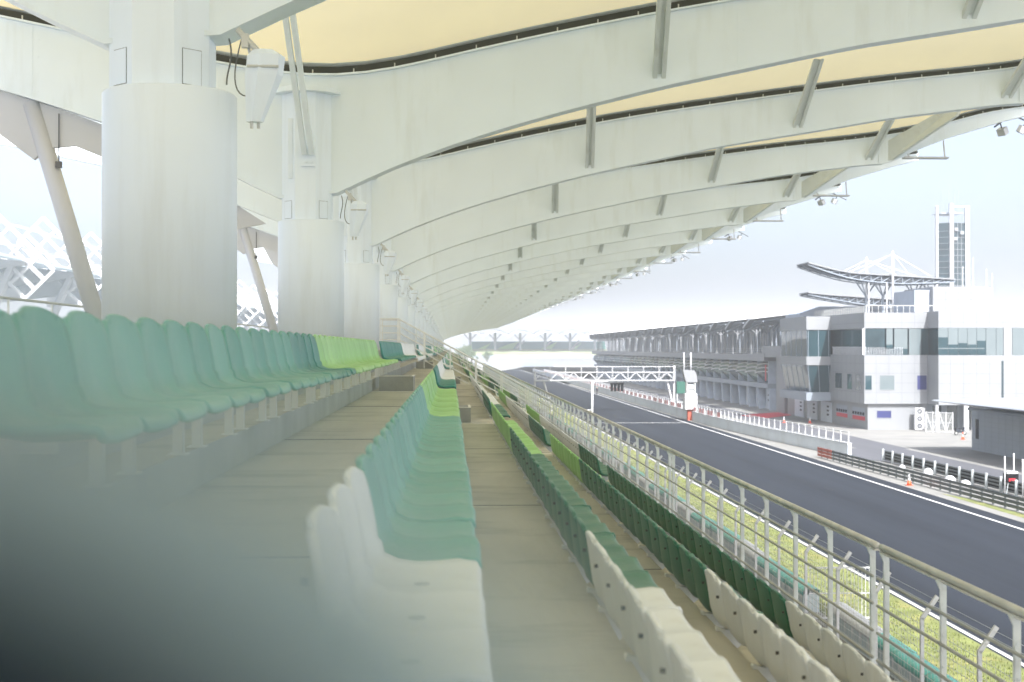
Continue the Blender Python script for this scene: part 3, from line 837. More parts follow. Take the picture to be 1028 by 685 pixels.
cone(860.5, 418.6, 'orange cone before the posters of the white building') if False else None
cone(813, 425.0, 'orange cone on the pit lane, right of the red carpet')
cone(787, 424.5, 'orange cone on the pit lane in front of the red carpet')
for j, (px, py, s, lab) in enumerate(((905.5,471.0,.28,'smallest'),(931.5,477.0,.42,'second from the left'),(953.5,485.5,.46,'third from the left'),(969.0,489.5,.42,'rightmost'))):
    d = 11*F/(py-HY); x, y, _ = W(px, py, d)
    b = MB(); b.cs = True; b.lathe([(s*1.0,.0),(s*1.05,s*.4),(s*.85,s*1.0),(s*.45,s*1.35),(.02,s*1.45)], n=18)
    t = b.build('marker_dome', 'white_paint', None, (x, y, .0)); tag(t, f'white rounded marker on the concrete strip, {lab} of four', 'marker', 'white markers between the barriers')
# three slim white poles and the small dark machine near the right edge
for j, (px, py) in enumerate(((1008.5,497),(1017.5,493),(1026.5,501))):
    d = 11*F/(py-HY); x, y, _ = W(px, py, d)
    b = MB(); b.cs = True; b.tube((0,0,0),(0,0,2.9),.05,8); t = b.build('marker_pole', 'white_paint', None, (x,y,0))
    tag(t, f"slim white pole at the right edge, {('left','middle','right')[j]} one of three", 'pole', 'slim white poles')
x, y, _ = W(1014.5, 492, 11*F/(492-HY+4))
t = thing('camera_cart', 'small dark machine on thin legs with a white top between the slim white poles', 'camera', (x, y, 0))
b = MB(); b.box(-.45,.45,-.35,.35,.9,1.55); b.build('body', 'black', t)
b = MB(); b.box(-.42,.42,-.30,.30,1.551,1.72); b.build('top_cover', 'white_paint', t)
b = MB(); b.box(-.30,.20,-.42,-.352,.98,1.2); b.build('red_panel', 'red', t)
for sx, sy in ((-1,-1),(-1,1),(1,-1),(1,1)):
    b = MB(); b.tube((sx*.5,sy*.4,0),(sx*.3,sy*.25,.9),.035,6); b.build('leg', 'guardpost', t)

# ================================================================ GANTRY + lamp pole + rostrum + person
YG = 243.0
t = thing('start_gantry', 'white lattice gantry with start lights spanning the track', 'gantry', (0, YG, 0))
XA, XZ = 14.6, 39.2; zt_, zb_ = H-4.25, H-5.65
for dy in (-.6, .6):
    b = MB(); b.box(XA,XZ,dy-.05,dy+.05,zt_-.055,zt_+.055); b.box(XA,XZ,dy-.05,dy+.05,zb_-.055,zb_+.055); b.build('chord', 'white_paint', t)
    b = MB(); n_ = 18; st = (XZ-XA)/n_
    for k in range(n_):
        x0 = XA+st*k; up = k % 2 == 0
        b.tube((x0,dy,zb_ if up else zt_),(x0+st,dy,zt_ if up else zb_),.045,4)
    for k in range(0, n_+1, 2): b.tube((XA+st*k,dy,zb_),(XA+st*k,dy,zt_+1.0),.035,4)
    b.build('lattice', 'white_paint', t)
    b = MB(); b.box(XA,XZ,dy-.04,dy+.04,zt_+.95,zt_+1.03); b.build('walkway_rail', 'white_paint', t)
b = MB(); b.box(XA,XZ,-.5,.5,zb_-.2,zb_-.12); b.build('walkway', 'guardpost', t)
b = MB(); b.tube((XA+.1,0,0),(XA+.1,0,zt_+.2),.14,8); b.tube((XA+3.1,0,0),(XA+1.6,0,zb_),.14,8); b.build('support_leg', 'white_paint', t)
b = MB(); b.tube((XZ-.1,0,0),(XZ-.1,0,zt_+1.2),.16,8); b.tube((XZ-.3,0,.9),(XZ-1.3,0,zb_),.16,8); b.build('support_leg', 'white_paint', t)
b = MB(); b.box(27.8,30.2,-.62,-.58,zb_-.75,zb_-.45); pb = b.build('light_bracket', 'black', t)
for q in range(4):
    b = MB(); b.box(27.85+.6*q,28.28+.6*q,-.95,-.63,zb_-1.9,zb_-.45); b.build('signal_lamp', 'black', pb)
x, y, _ = W(594.5, 416, 190)
t = thing('lamp_pole', 'slim white pole with a short side arm standing at the near edge of the track', 'pole', (x, y, 0))
b = MB(); b.cs = True; b.tube((0,0,0),(0,0,H-33.5*190/F),.15,10); b.build('shaft', 'white_paint', t)
b = MB(); b.box(-.1,2.2,-.08,.08,H-33.5*190/F,H-33.5*190/F+.16); b.build('top_arm', 'white_paint', t)
b = MB(); b.tube((0,0,H-62*190/F),(-1.6,0,H-63*190/F),.07,6); b.build('side_arm', 'white_paint', t)
x, y, _ = W(693, 424, 212)
t = thing('starter_box', 'white starter cabin with a hooded roof on a red base at the pit wall', 'cabin', (x, y, 0))
u = 212/F
b = MB(); b.box(-.45,.4,-.5,.5,0.,1.7); b.build('base', 'faded_red', t)
b = MB(); b.box(-.95,.9,-.9,.9,1.72,4.1); b.build('box', 'white_paint', t)
b = MB()
for sx in (-.62,.62):
    for sy in (-.6,.6): b.box(sx-.06,sx+.06,sy-.06,sy+.06,4.101,5.8)
b.box(-.62,.62,-.62,-.55,4.75,4.9); b.build('frame', 'clamp', t)
b = MB(); b.box(-.5,.5,-.45,.45,4.101,5.5); b.build('control_desk', 'guardpost', t)
b = MB(); b.prism([(-1.25,7.7),(.5,7.6),(.85,6.9),(.95,5.81),(-.75,5.81),(-1.0,6.6)], 'y', -.8, .8); b.build('hood', 'bldg', t)
for q, px in enumerate((-.9, .15)):
    b = MB(); b.cs = True; b.tube((px,.4,7.5),(px,.4,10.3),.11,8); b.build('mast', 'white_paint', t)
x, y, _ = W(683.5, 405, 246)
t = thing('signal_cabinet', 'dark green cabinet on a steel frame left of the starter cabin', 'cabinet', (x, y, 0))
b = MB(); b.box(-.8,.8,-.5,.5,3.0,5.1); b.build('cabinet_body', 'cabinet_green', t)
b = MB()
for sx in (-.7,.7): b.box(sx-.08,sx+.08,-.4,.4,0,2.99)
b.box(-.6,.6,-.1,.1,1.4,1.6); b.build('frame', 'guardpost', t)
b = MB(); b.box(.9,2.2,-.5,.5,1.6,6.9); b.build('ladder_cage', 'dark', t)

def person(x, y, rz):
    bm = bmesh.new()
    J = {'pel':(0,0,.95,.15),'sp':(0,0,1.15,.135),'ch':(0,.01,1.36,.165),'nk':(0,0,1.50,.06),'hd':(0,-.01,1.62,.09),'tp':(0,-.01,1.73,.085),
         'hl':(-.10,0,.88,.105),'kl':(-.11,-.03,.48,.065),'al':(-.11,.02,.09,.045),'tl':(-.12,-.13,.04,.04),
         'hr':(.10,0,.88,.105),'kr':(.12,.02,.48,.065),'ar':(.13,.06,.09,.045),'tr':(.14,-.09,.04,.04),
         'sl':(-.19,.01,1.42,.065),'el':(-.25,.03,1.15,.045),'wl':(-.23,-.07,.92,.032),'ml':(-.22,-.10,.83,.035),
         'sr':(.19,.01,1.42,.065),'er':(.25,.03,1.15,.045),'wr':(.23,-.07,.92,.032),'mr':(.22,-.10,.83,.035)}
    lay = bm.verts.layers.skin.verify()
    V = {k: bm.verts.new(v[:3]) for k, v in J.items()}
    for a, c in ('pel sp','sp ch','ch nk','nk hd','hd tp','pel hl','hl kl','kl al','al tl','pel hr','hr kr','kr ar','ar tr','ch sl','sl el','el wl','wl ml','ch sr','sr er','er wr','wr mr'.split(',')) if False else [s.split() for s in 'pel sp,sp ch,ch nk,nk hd,hd tp,pel hl,hl kl,kl al,al tl,pel hr,hr kr,kr ar,ar tr,ch sl,sl el,el wl,wl ml,ch sr,sr er,er wr,wr mr'.split(',')]:
        bm.edges.new((V[a], V[c]))
    for k, v in V.items(): v[lay].radius = (J[k][3], J[k][3])
    V['pel'][lay].use_root = True
    me = bpy.data.meshes.new('person'); bm.to_mesh(me); bm.free(); me.materials.append(M['cloth']); me.materials.append(M['skin'])
    o = link('person', me, None, (x,y,0)); o.rotation_euler = (0,0,rz)
    o.modifiers.new('s','SKIN'); sb_ = o.modifiers.new('u','SUBSURF'); sb_.levels = 1; sb_.render_levels = 1
    dg = bpy.context.evaluated_depsgraph_get(); dg.update(); nm = bpy.data.meshes.new_from_object(o.evaluated_get(dg))
    o.modifiers.clear(); o.data = nm
    nm.materials.clear(); nm.materials.append(M['cloth']); nm.materials.append(M['skin'])
    for p in nm.polygons: p.material_index = 1 if (p.center.z > 1.5 or (p.center.z < .9 and abs(p.center.x) > .19)) else 0; p.use_smooth = True
    return o
x, y, _ = W(599.3, 396, 330)
tag(person(x, y, 2.4), 'person in dark clothes standing at the far edge of the track beyond the gantry', 'person')

# ================================================================ PIT BUILDING
XF = 56.0
Yp0, Yp1 = 243.0, 540.0
bays = 35; bw = (Yp1-Yp0)/bays
pb = thing('pit_building', 'long pit building with garages, lounges and a roofed terrace beyond the track', 'building')
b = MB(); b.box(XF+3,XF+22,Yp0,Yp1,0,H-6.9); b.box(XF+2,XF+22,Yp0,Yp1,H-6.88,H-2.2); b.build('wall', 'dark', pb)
b = MB(); b.box(XF-.3,XF+3.2,Yp0,Yp1,H-7.15,H-6.3); b.build('slab', 'bldg_grey', pb)
b = MB(); b.box(XF-1.2,XF+22,Yp0-1,Yp1,H-2.3,H-1.15); b.box(XF-1.25,XF-1.202,Yp0-1,Yp0+8,H-2.35,H-.9); b.build('terrace_slab', 'bldg', pb)
b = MB(); b.box(XF+12,XF+22,Yp0,Yp1,H-1.14,H+4.6); b.build('terrace_back_wall', 'bldg_grey', pb)
for k in range(bays):
    y0 = Yp0 + k*bw
    b = MB()
    ln = .9 if k % 4 in (1,2,3) else 0
    b.add([(XF,y0-.35,0),(XF,y0+.35,0),(XF+3,y0+.35,0),(XF+3,y0-.35,0),(XF,y0-.35+ln,H-7.16),(XF,y0+.75+ln,H-7.16),(XF+3,y0+.75+ln,H-7.16),(XF+3,y0-.35+ln,H-7.16)],
          [(0,3,2,1),(4,5,6,7),(0,1,5,4),(1,2,6,5),(2,3,7,6),(3,0,4,7)])
    b.build('pillar', 'pillar', pb)
    if k % 9 not in (3,4,5):
        b = MB(); b.box(XF+1.2,XF+1.3,y0+1.0,y0+bw-.4,0,H-7.3)
        for r_ in range(2): b.cm = 1; b.box(XF+1.15,XF+1.199,y0+2.0,y0+bw-2.2,1.5+.9*r_,1.75+.9*r_); b.cm = 0
        b.build('garage_door', ['door','dark'], pb)
    # angled lounge windows: stacked tilted glass with pale frames
    b = MB()
    for q in range(1):
        ya_, yb_ = y0+.9, y0+bw-1.3
        lv = [(H-6.28,1.5,.9),(H-4.4,1.0,-.9),(H-3.0,1.2,-.5),(H-2.45,1.8,.6)]
        vs = []
        for z, xn, xf_ in lv: vs += [(XF+xn,ya_,z),(XF+xf_,yb_,z),(XF+2.5,yb_,z),(XF+2.5,ya_,z)]
        b.add(vs, [(0,3,2,1),(12,13,14,15)]+[(4*q_+i,4*q_+(i+1)%4,4*q_+4+(i+1)%4,4*q_+4+i) for q_ in range(3) for i in range(4)])
    lw = b.build('lounge_window', 'green_dark' if k % 3 else 'glass', pb)
    b = MB()
    for z, xn, xf_ in ((H-4.45,1.0,-.9),(H-3.75,1.1,-.72),(H-3.05,1.2,-.5)):
        pts = []
        for q in range(7):
            f = q/6; pts.append((XF+xn+(xf_-xn)*f-.06, ya_+(yb_-ya_)*f, z+.45*sin(pi*(.15+.7*f))-.2))
        b.path(pts, .12, 4)
        b.tube(pts[0], (XF+2.2,ya_-.1,z-.6), .12, 4)
    if k == 0: b.cm = 1; b.box(XF-.6,XF-.48,y0+.45,y0+.8,H-5.8,H-3.0); b.cm = 0
    b.build('frame', ['white_paint','red'], lw)
    b = MB(); b.box(XF-.2,XF+2.5,y0-.1,y0+.35,H-6.28,H-2.31); b.build('dividing_fin', 'pillar', pb)
    # terrace posts
    for yy_ in (y0+.2, y0+bw*.5):
        b = MB(); b.box(XF+.4,XF+.62,yy_,yy_+.22,H-1.14,H+4.2)
        b.tube((XF+.5,yy_+.1,H+2.6),(XF-1.2,yy_+.1,H+4.4),.09,4); b.tube((XF+.5,yy_+.1,H+2.6),(XF+2.5,yy_+1.3,H+4.4),.09,4)
        b.build('terrace_post', 'bldg', pb)
b = MB()
for z in (.0,.35,.7): b.box(XF-1.0,XF-.95,Yp0,Yp1,H-.85+z,H-.80+z)
b.build('terrace_rail', 'clamp', pb)
b = MB()
for k in range(90):
    y0 = Yp0+3.3*k; z = H-1.1
    b.box(XF+5,XF+5.2,y0,y0+.2,z,z+5.3)
    b.cm = 1 if k % 7 in (2,3) else 0; b.box(XF+11.8,XF+11.95,y0+.3,y0+3.0,z+.6,z+4.4); b.cm = 0
b.build('terrace_glazing', ['bldg_grey','white_paint'], pb)
for k in range(18):
    y0 = Yp0 - 4 + k*16.5
    b = MB()
    # wing shaped panel: thin, tilted, higher at its near end
    b.add([(XF-4.2,y0,H+5.0),(XF-2.4,y0+14.8,H+3.5),(XF+12,y0+14.8,H+5.6),(XF+12,y0,H+7.0),
           (XF-4.2,y0,H+5.15),(XF-2.4,y0+14.8,H+3.65),(XF+12,y0+14.8,H+5.9),(XF+12,y0,H+7.3)],
          [(0,1,2,3),(4,7,6,5),(0,4,5,1),(1,5,6,2),(2,6,7,3),(3,7,4,0)])
    rp = b.build('roof_panel', 'bldg', pb)
    b = MB(); b.add([(XF-4.4,y0-.15,H+4.95),(XF+12,y0-.15,H+6.95),(XF+12,y0-.15,H+7.35),(XF-4.4,y0-.15,H+5.25),(XF-4.4,y0-.01,H+4.95),(XF+12,y0-.01,H+6.95),(XF+12,y0-.01,H+7.35),(XF-4.4,y0-.01,H+5.25)], [(0,1,2,3),(4,7,6,5),(0,4,5,1),(3,2,6,7),(0,3,7,4),(1,5,6,2)]); b.add([(XF-4.3,y0,H+5.0),(XF-2.5,y0+14.8,H+3.55),(XF-2.5,y0+14.8,H+3.85),(XF-4.3,y0,H+5.4),(XF-4.24,y0,H+5.0),(XF-2.44,y0+14.8,H+3.55),(XF-2.44,y0+14.8,H+3.85),(XF-4.24,y0,H+5.4)], [(0,1,2,3),(4,7,6,5),(0,4,5,1),(3,2,6,7),(0,3,7,4),(1,5,6,2)]); b.build('fascia', 'white_paint', rp)
    b = MB()
    for q in range(5): b.tube((XF-3.5+.35*q, y0+3*q+1, H+4.55-.32*q),(XF+11,y0+3*q+1,H+6.2-.28*q),.14,4)
    b.tube((XF-2,y0,H+4.6),(XF-2,y0+14.8,H+3.1),.12,4); b.tube((XF+3,y0,H+5.0),(XF+3,y0+14.8,H+3.8),.12,4)
    b.build('rafters', 'bldg_grey', rp)

# ---- race control building at the near end
rc = thing('control_building', 'white panelled race control building with glazed bay and roof canopies', 'building')
D0 = 187.0
def XatD(px, d): return (px-VPX)*CY*d/F
YE = W(871, 430, D0)[1]                 # end face plane
Z = lambda r: r+H
XL0 = 55.4; XRB = 64.0; YB = YE-4.2; XEND = 96
YBAY0 = YE+16.5; YBAY1 = YE+33; XBAY = 51.8
b = MB()
b.box(XL0,XRB-.01,YE,YE+45,Z(-7.5),Z(-.95)); b.box(XL0+.6,XRB-.01,YE+.5,YE+45,0,Z(-7.51))
b.build('wall', 'bldg', rc)
b = MB(); b.box(XRB,XEND,YB,YE+45,Z(-7.5),Z(-.95)); b.build('wall', 'bldg', rc)
b = MB(); b.box(XRB+5.5,XEND,YB+3,YE+44,0,Z(-7.51)); b.build('ground_floor_wall', 'bldg', rc)
b = MB(); b.box(XL0,XRB-.01,YE,YE+45,Z(2.65),Z(4.75)); b.box(XRB,XEND,YB,YE+45,Z(2.65),Z(4.85)); b.build('parapet', 'bldg', rc)
b = MB(); b.box(XL0+.7,XEND-.5,YE+.5,YE+44,Z(-.94),Z(2.64)); b.box(XRB+.3,XEND-.5,YB+.25,YE+3,Z(-.94),Z(2.64)); b.build('window_core', 'glass', rc)
# panel seams on the end faces
b = MB()
for x0, x1, yf in ((XL0,XRB,YE),(XRB,XEND,YB)):
    for z in (-2.1,-3.4,-4.7,-6.0,3.4): b.box(x0+.05,x1-.05,yf-.012,yf-.004,Z(z)-.018,Z(z)+.018)
    x = x0+1.6
    while x < x1: b.box(x-.015,x+.015,yf-.015,yf-.003,Z(-7.5),Z(-.95)); b.box(x-.015,x+.015,yf-.015,yf-.003,Z(2.66),Z(4.7)); x += 1.75
for z in (-2.1,-3.4,-4.7,-6.0,3.4):
    b.box(XL0-.012,XL0-.004,YE+.05,YE+16,Z(z)-.018,Z(z)+.018)
y = YE+2
while y < YE+16: b.box(XL0-.013,XL0-.003,y-.015,y+.015,Z(-7.5),Z(-.95)); y += 2.2
b.build('panel_seams', 'seam', rc)
# upper glazing end face
def pane(x0, x1, yf, z0, z1, m, nm='window'):
    b = MB(); b.box(x0,x1,yf-.03,yf-.005,z0,z1); return b.build(nm, m, rc)
gl = [(867,889,'glass_dark'),(890,897,'glass_pale'),(898,912,'glass_pale'),(913,926,'glass_pale'),(926.5,931,'glass')]
for a, c, m in gl: pane(XatD(a,D0)+.04, XatD(c,D0)-.03, YE+.1, Z(-.93), Z(2.63), m)
pane(XatD(889.5,D0)+.04, XatD(912,D0)-.03, YE+.06, Z(-.93), Z(-.1), 'glass')
pane(XatD(889.5,D0)+.04, XatD(897,D0)-.03, YE+.03, Z(-.09), Z(.45), 'glass')
D1 = D0-4.2
for a, c, zlo in ((943,952.8,1.4),(953.2,963,.45),(963.4,972.5,.65),(972.9,982,.45),(982.4,991.5,.95),(992,1002,-9),(1002.4,1009.5,-9),(1019,1035,-9),(1035.5,1052,-9)):
    pane(XatD(a,D1), XatD(c,D1), YB+.05, Z(-.93), Z(2.63), 'glass_pale')
    if zlo > -5: pane(XatD(a,D1)+.02, XatD(c,D1)-.02, YB+.015, Z(-.92), Z(zlo), 'glass')
pane(XatD(943,D1), XatD(990,D1), YB-.02, Z(-.12), Z(-.0), 'glass_pale', 'window_rail')
b = MB(); b.box(XatD(1010,D1), XatD(1018.5,D1), YB, YB+.4, Z(-.94), Z(2.64)); b.build('pier', 'bldg', rc)
b = MB(); b.box(XatD(867.5,D0)-.2,XatD(869.5,D0)-.15,YE+.02,YE+.3,Z(-.94),Z(2.64)); b.build('mullion', 'white_paint', rc)
b = MB()
for k in range(24): b.box(XL0+.1+.22*k,XL0+.14+.22*k,YE+.0,YE+.04,Z(-.93),Z(.1))
for k in range(46): b.box(XL0+.05,XL0+.1,YE+.3+.34*k,YE+.35+.34*k,Z(-.93),Z(.1))
b.box(XL0+.05,XL0+.12,YE,YE+16,Z(.1),Z(.16)); b.build('balcony_rail', 'white_paint', rc)
# windows of lower storey
def win_y(a, c, z0, z1, yf, d, m, frame=True):
    w = pane(XatD(a,d), XatD(c,d), yf, Z(z0), Z(z1), m)
    if frame:
        b = MB(); x0, x1 = XatD(a,d)-.07, XatD(c,d)+.07
        b.box(x0,x1,yf-.05,yf-.031,Z(z0)-.08,Z(z0)); b.box(x0,x1,yf-.05,yf-.031,Z(z1),Z(z1)+.08); b.box(x0,x0+.07,yf-.05,yf-.031,Z(z0),Z(z1)); b.box(x1-.07,x1,yf-.05,yf-.031,Z(z0),Z(z1))
        b.build('frame', 'bldg', w)
win_y(868.5,875,-5.6,-3.7,YE,D0,'glass'); win_y(883.5,898,-5.6,-3.7,YE,D0,'glass_pale'); win_y(921.5,931,-5.6,-3.7,YE,D0,'navy')
win_y(1007.5,1009.7,-6.7,-1.7,YB,D1,'glass_dark', False)
win_y(881.5,896,-9.4,-8.45,YE+.5,D0,'navy')
for (a, c) in ((837,843.5),(850,854.5),(857.5,863.5)):
    y_a = XL0*F*CY/(a-VPX)/1.0; y_c = XL0*F/(c-VPX)
    ya = (XL0*CY*F/(a-VPX) - XL0*SY)/CY if False else None
def YatX(px, X):    # y of the point with this x that shows at pixel px
    d = X*CY*F/(px-VPX); return (d - X*SY)/CY
for j, (a, c) in enumerate(((838,844.5),(850,854.5),(858.5,863.5))):
    ya, yc = YatX(a, XL0), YatX(c, XL0)
    b = MB(); b.box(XL0-.03,XL0-.005,yc,ya,Z(-5.7),Z(-3.6)); w = b.build('window', 'glass', rc)
    b = MB(); b.box(XL0-.045,XL0-.031,yc-.1,yc,Z(-5.8),Z(-3.5)); b.box(XL0-.045,XL0-.031,ya,ya+.1,Z(-5.8),Z(-3.5)); b.build('frame', 'bldg', w)
# posters in the ground floor windows
for j, (a, c) in enumerate(((839,850),(855,867.5))):
    X_ = XL0+.6; ya, yc = YatX(a, X_), YatX(c, X_)
    b = MB(); b.box(X_-.03,X_-.006,yc,ya,Z(-9.3),Z(-8.15)); b.cm = 1; b.box(X_-.035,X_-.006,yc,ya,Z(-9.85),Z(-9.305)); b.cm = 2
    for q in range(5):
        f = yc+(ya-yc)*(q+.3)/5.0; b.add([(X_-.04,f,Z(-9.2)),(X_-.04,f+(ya-yc)/7,Z(-9.1)),(X_-.04,f+(ya-yc)/9,Z(-8.7)),(X_-.04,f-.2,Z(-8.8))], [(0,1,2,3)])
    b.build('poster_window', ['bldg_grey','red','black'], rc)
b = MB(); X_ = XL0+.6; b.box(X_-.03,X_-.006,YatX(831,X_),YatX(826,X_),0,Z(-8.2)); b.build('door', 'dark', rc)
# glazed bay
by = [(XL0+.0, YBAY0), (XBAY, YBAY0), (XBAY, YBAY1), (XL0, YBAY1)]
b = MB(); b.prism([(x,y) for x,y in by], 'z', Z(2.65), Z(4.6)); b.build('bay_parapet', 'bldg', rc)
b = MB(); b.prism([(x,y) for x,y in by], 'z', Z(-2.5), Z(-1.25)); b.build('bay_band', 'bldg', rc)
b = MB(); b.prism([(x,y) for x,y in by], 'z', Z(-7.7), Z(-6.5)); b.build('bay_band', 'bldg_grey', rc)
def tiltglass(z0, z1, ins, nm):
    b = MB(); c = [(XBAY+.15, YBAY0+.15),(XBAY+.15,YBAY1-.15),(XL0,YBAY1-.15),(XL0,YBAY0+.15)]
    lo = [(x+(ins if i < 2 else 0), y+(ins if i in (0,3) else 0), z0) for i, (x, y) in enumerate(c)]
    hi = [(x, y, z1) for x, y in c]
    b.add(lo+hi, [(0,3,2,1),(4,5,6,7),(0,1,5,4),(1,2,6,5),(2,3,7,6),(3,0,4,7)]); g_ = b.build(nm, 'glass', rc)
    b = MB()
    for k in range(6):
        y = YBAY0+.3+(YBAY1-YBAY0-.6)*k/5; b.tube((XBAY+.13+ins,y+ins,z0),(XBAY+.12,y,z1),.03,4)
    for k in range(3):
        x = XBAY+.3+1.5*k; b.tube((x+ins*.5,YBAY0+.12+ins,z0),(x,YBAY0+.12,z1),.03,4)
    b.build('mullions', 'shed', g_)
tiltglass(Z(-1.24), Z(2.64), .1, 'bay_window'); tiltglass(Z(-6.49), Z(-2.51), .9, 'bay_window')
b = MB(); b.box(XL0+.3,XL0+3,YE+46,YE+52,0,Z(-.5)); b.box(XL0-.5,XL0+3,YE+45.2,Yp0+1.5,Z(-1.6),Z(.35)); b.build('link_block', 'bldg', rc)
b = MB(); b.box(XL0+.35,XL0+6,YE+34,YE+44.9,Z(-7.5),Z(2.6)); b.build('wall', 'bldg_grey', rc)
# red frame of garages beneath
for k in range(3):
    b = MB(); y0 = YE+18+k*8; b.box(XL0+.45,XL0+.59,y0,y0+5.8,0,Z(-8.0))
    b.cm = 1
    for r_ in range(3): b.box(XL0+.40,XL0+.449,y0+1.2,y0+2.2,1.0+.6*r_,1.25+.6*r_)
    b.build('garage_door', ['door','dark'], rc)
# penthouse
px0, px1 = XatD(943,D0), XatD(1003,D0)
b = MB(); b.box(px0,px1,YE+2,YE+14,Z(4.86),Z(8.35)); ph = b.build('penthouse', 'bldg', rc)
b = MB()
for z in (5.7,6.6,7.5): b.box(px0+.05,px1-.05,YE+1.985,YE+1.996,Z(z)-.018,Z(z)+.018)
for k in range(1,5): b.box(px0+1.75*k-.015,px0+1.75*k+.015,YE+1.982,YE+1.997,Z(4.87),Z(8.3))
b.build('panel_seams', 'seam', ph)
b = MB(); b.box(px0-2.2,px0-.02,YE+3,YE+12,Z(4.86),Z(7.9)); b.build('stair_block', 'shed', rc)
b = MB()
for k, (px, h_) in enumerate(((985,3.0),(996,4.2),(1010,2.6),(1016,2.0))):
    xx = XatD(px,D0); b.tube((xx,YE+6,Z(8.36) if px < 1003 else Z(4.86)),(xx,YE+6,Z(8.36)+h_),.05,5)
b.build('antenna', 'white_paint', rc)
# canopies over the roof terrace: curved tip, trusses, masts
def canopy(xa, xb, ya, yb, ztip, zmid, zend, nm):
    b = MB(); n_ = 14; lo = []; hi = []
    for k in range(n_+1):
        f = k/n_; x = xa+(xb-xa)*f
        zz = zmid + (ztip-zmid)*max(0,1-f/.33)**1.35 + (zend-zmid)*max(0,(f-.33)/.67)
        lo.append((x, zz-.12)); hi.append((x, zz+.06))
    b.strip(lo, hi, ya, yb); c = b.build(nm, 'bldg', rc)
    b = MB()
    for yy_ in (ya+.3, (ya+yb)/2, yb-.3):
        low = [(p[0], p[1]-.2-.8*min(1, (k/n_)*2.2)*min(1,(1-k/n_)*2.5+.15)) for k, p in enumerate(lo)]
        for k in range(n_):
            b.tube((low[k][0],yy_,low[k][1]),(low[k+1][0],yy_,low[k+1][1]),.10,4)
            b.tube((low[k][0],yy_,low[k][1]),(lo[k+1][0],yy_,lo[k+1][1]),.07,4)
            b.tube((lo[k+1][0],yy_,lo[k+1][1]),(low[k+1][0],yy_,low[k+1][1]),.06,4)
    b.build('truss', 'bldg_grey', c)
    b = MB(); b.strip([(p[0], p[1]-.12-.6*min(1, (k/n_)*2.2)*min(1,(1-k/n_)*2.5+.15)) for k, p in enumerate(lo)], [(p[0], p[1]-.10) for p in lo], ya+.5, yb-.5); b.build('soffit', 'soffit', c)  # dark sheet added below the canopy, underside shade put into its colour
    return c
Dc = 205.0
YC = W(880,300,Dc)[1]
def U(px, py, d=Dc): p = W(px,py,d); return p[0], p[2]
xa, za = U(801,264); xm, zm = U(840,277); xe, ze = U(958,281)
canopy(xa+1.2, xe, YC-1, YC+6, za, zm+.35, ze+.1, 'canopy')
# dark underside near the tip is the truss plus the painted shade sheet; masts
for px, ytop in ((893,253),(876,257)):
    x, z1 = U(px, ytop); _, z0 = U(px, 315)
    b = MB(); b.cs = True; b.tube((x,YC-1.6 if px == 893 else YC+3,Z(4.76)),(x,YC-1.6 if px == 893 else YC+3,z1),.15,8); mst = b.build('mast', 'white_paint', rc)
    b = MB(); yy_ = YC-1.6 if px == 893 else YC+3
    for q in (845, 858, 915, 935):
        xx, zz = U(q, 277); b.tube((x,yy_,z1-.4),(xx,yy_+2,zz+.1),.06,4)
    b.build('stay_cable', 'white_paint', mst)
b = MB()
for px in (875.5, 893, 925, 943):
    x, _ = U(px, 300); _, zt2 = U(px, 283); _, zb2 = U(px, 297)
    yy_ = YC+3
    b.tube((x,yy_,Z(4.76)),(x,yy_,zb2),.20,6)
    for dx in (-2.2,-1.0,1.0,2.2): b.tube((x,yy_,zb2),(x+dx,yy_+dx*.5,zt2+.6),.11,4)
b.build('branching_posts', 'bldg_grey', rc)
Dd = 222.0; YD = W(880,300,Dd)[1]
xa, za = U(803,294,Dd); xm, zm = U(840,299,Dd); xe, ze = U(925,303,Dd)
canopy(xa+1.0, xe, YD-1, YD+5, za, zm+.3, ze, 'canopy')
xa, za = U(812,314,Dd); xm, zm = U(832,303,Dd)
b = MB(); b.prism([(xa,za),(xm,zm-.6),(U(925,306,Dd)[0],U(925,306,Dd)[1]),(U(925,313,Dd)[0],Z(4.8)),(xa,Z(4.8))], 'y', YD+6, YD+16); b.build('tensile_roof', 'shed', rc)
b = MB(); b.box(XL0+.3,XL0+22,YE+.3,YE+.36,Z(4.76)+.9,Z(4.76)+.98)
for k in range(26): b.box(XL0+.3+.85*k,XL0+.35+.85*k,YE+.3,YE+.36,Z(4.76),Z(4.76)+.9)
for k in range(30): b.box(XL0+.3,XL0+.36,YE+.4+.9*k,YE+.45+.9*k,Z(4.76),Z(4.76)+.9)
b.build('roof_rail', 'clamp', rc)
b = MB()
for px in (866,884): 
    x,_ = U(px,300,195); b.tube((x,YE+5,Z(4.76)),(x,YE+5,Z(9.0)),.07,5)
b.build('antenna', 'white_paint', rc)
# ground floor recess: columns
b = MB(); xx = XatD(942,D1); b.box(xx-.15,xx+.15,YB+.1,YB+.5,0,Z(-7.51)); xx = XatD(972,D1); b.box(xx-.3,xx+.3,YB+.1,YB+.5,0,Z(-7.51)); b.build('ground_column', 'white_paint', rc)
b = MB(); b.box(XRB+.1,XRB+5.4,YE+1,YE+1.2,0,Z(-7.51)); b.build('ground_floor_wall', 'bldg_grey', rc)
b = MB(); b.box(XRB+1.0,XRB+2.2,YE+.95,YE+.99,Z(-9.6),Z(-7.8)); b.box(XRB+3.0,XRB+4.4,YE+.95,YE+.99,0,Z(-7.8)); b.build('door', 'glass_dark', rc)

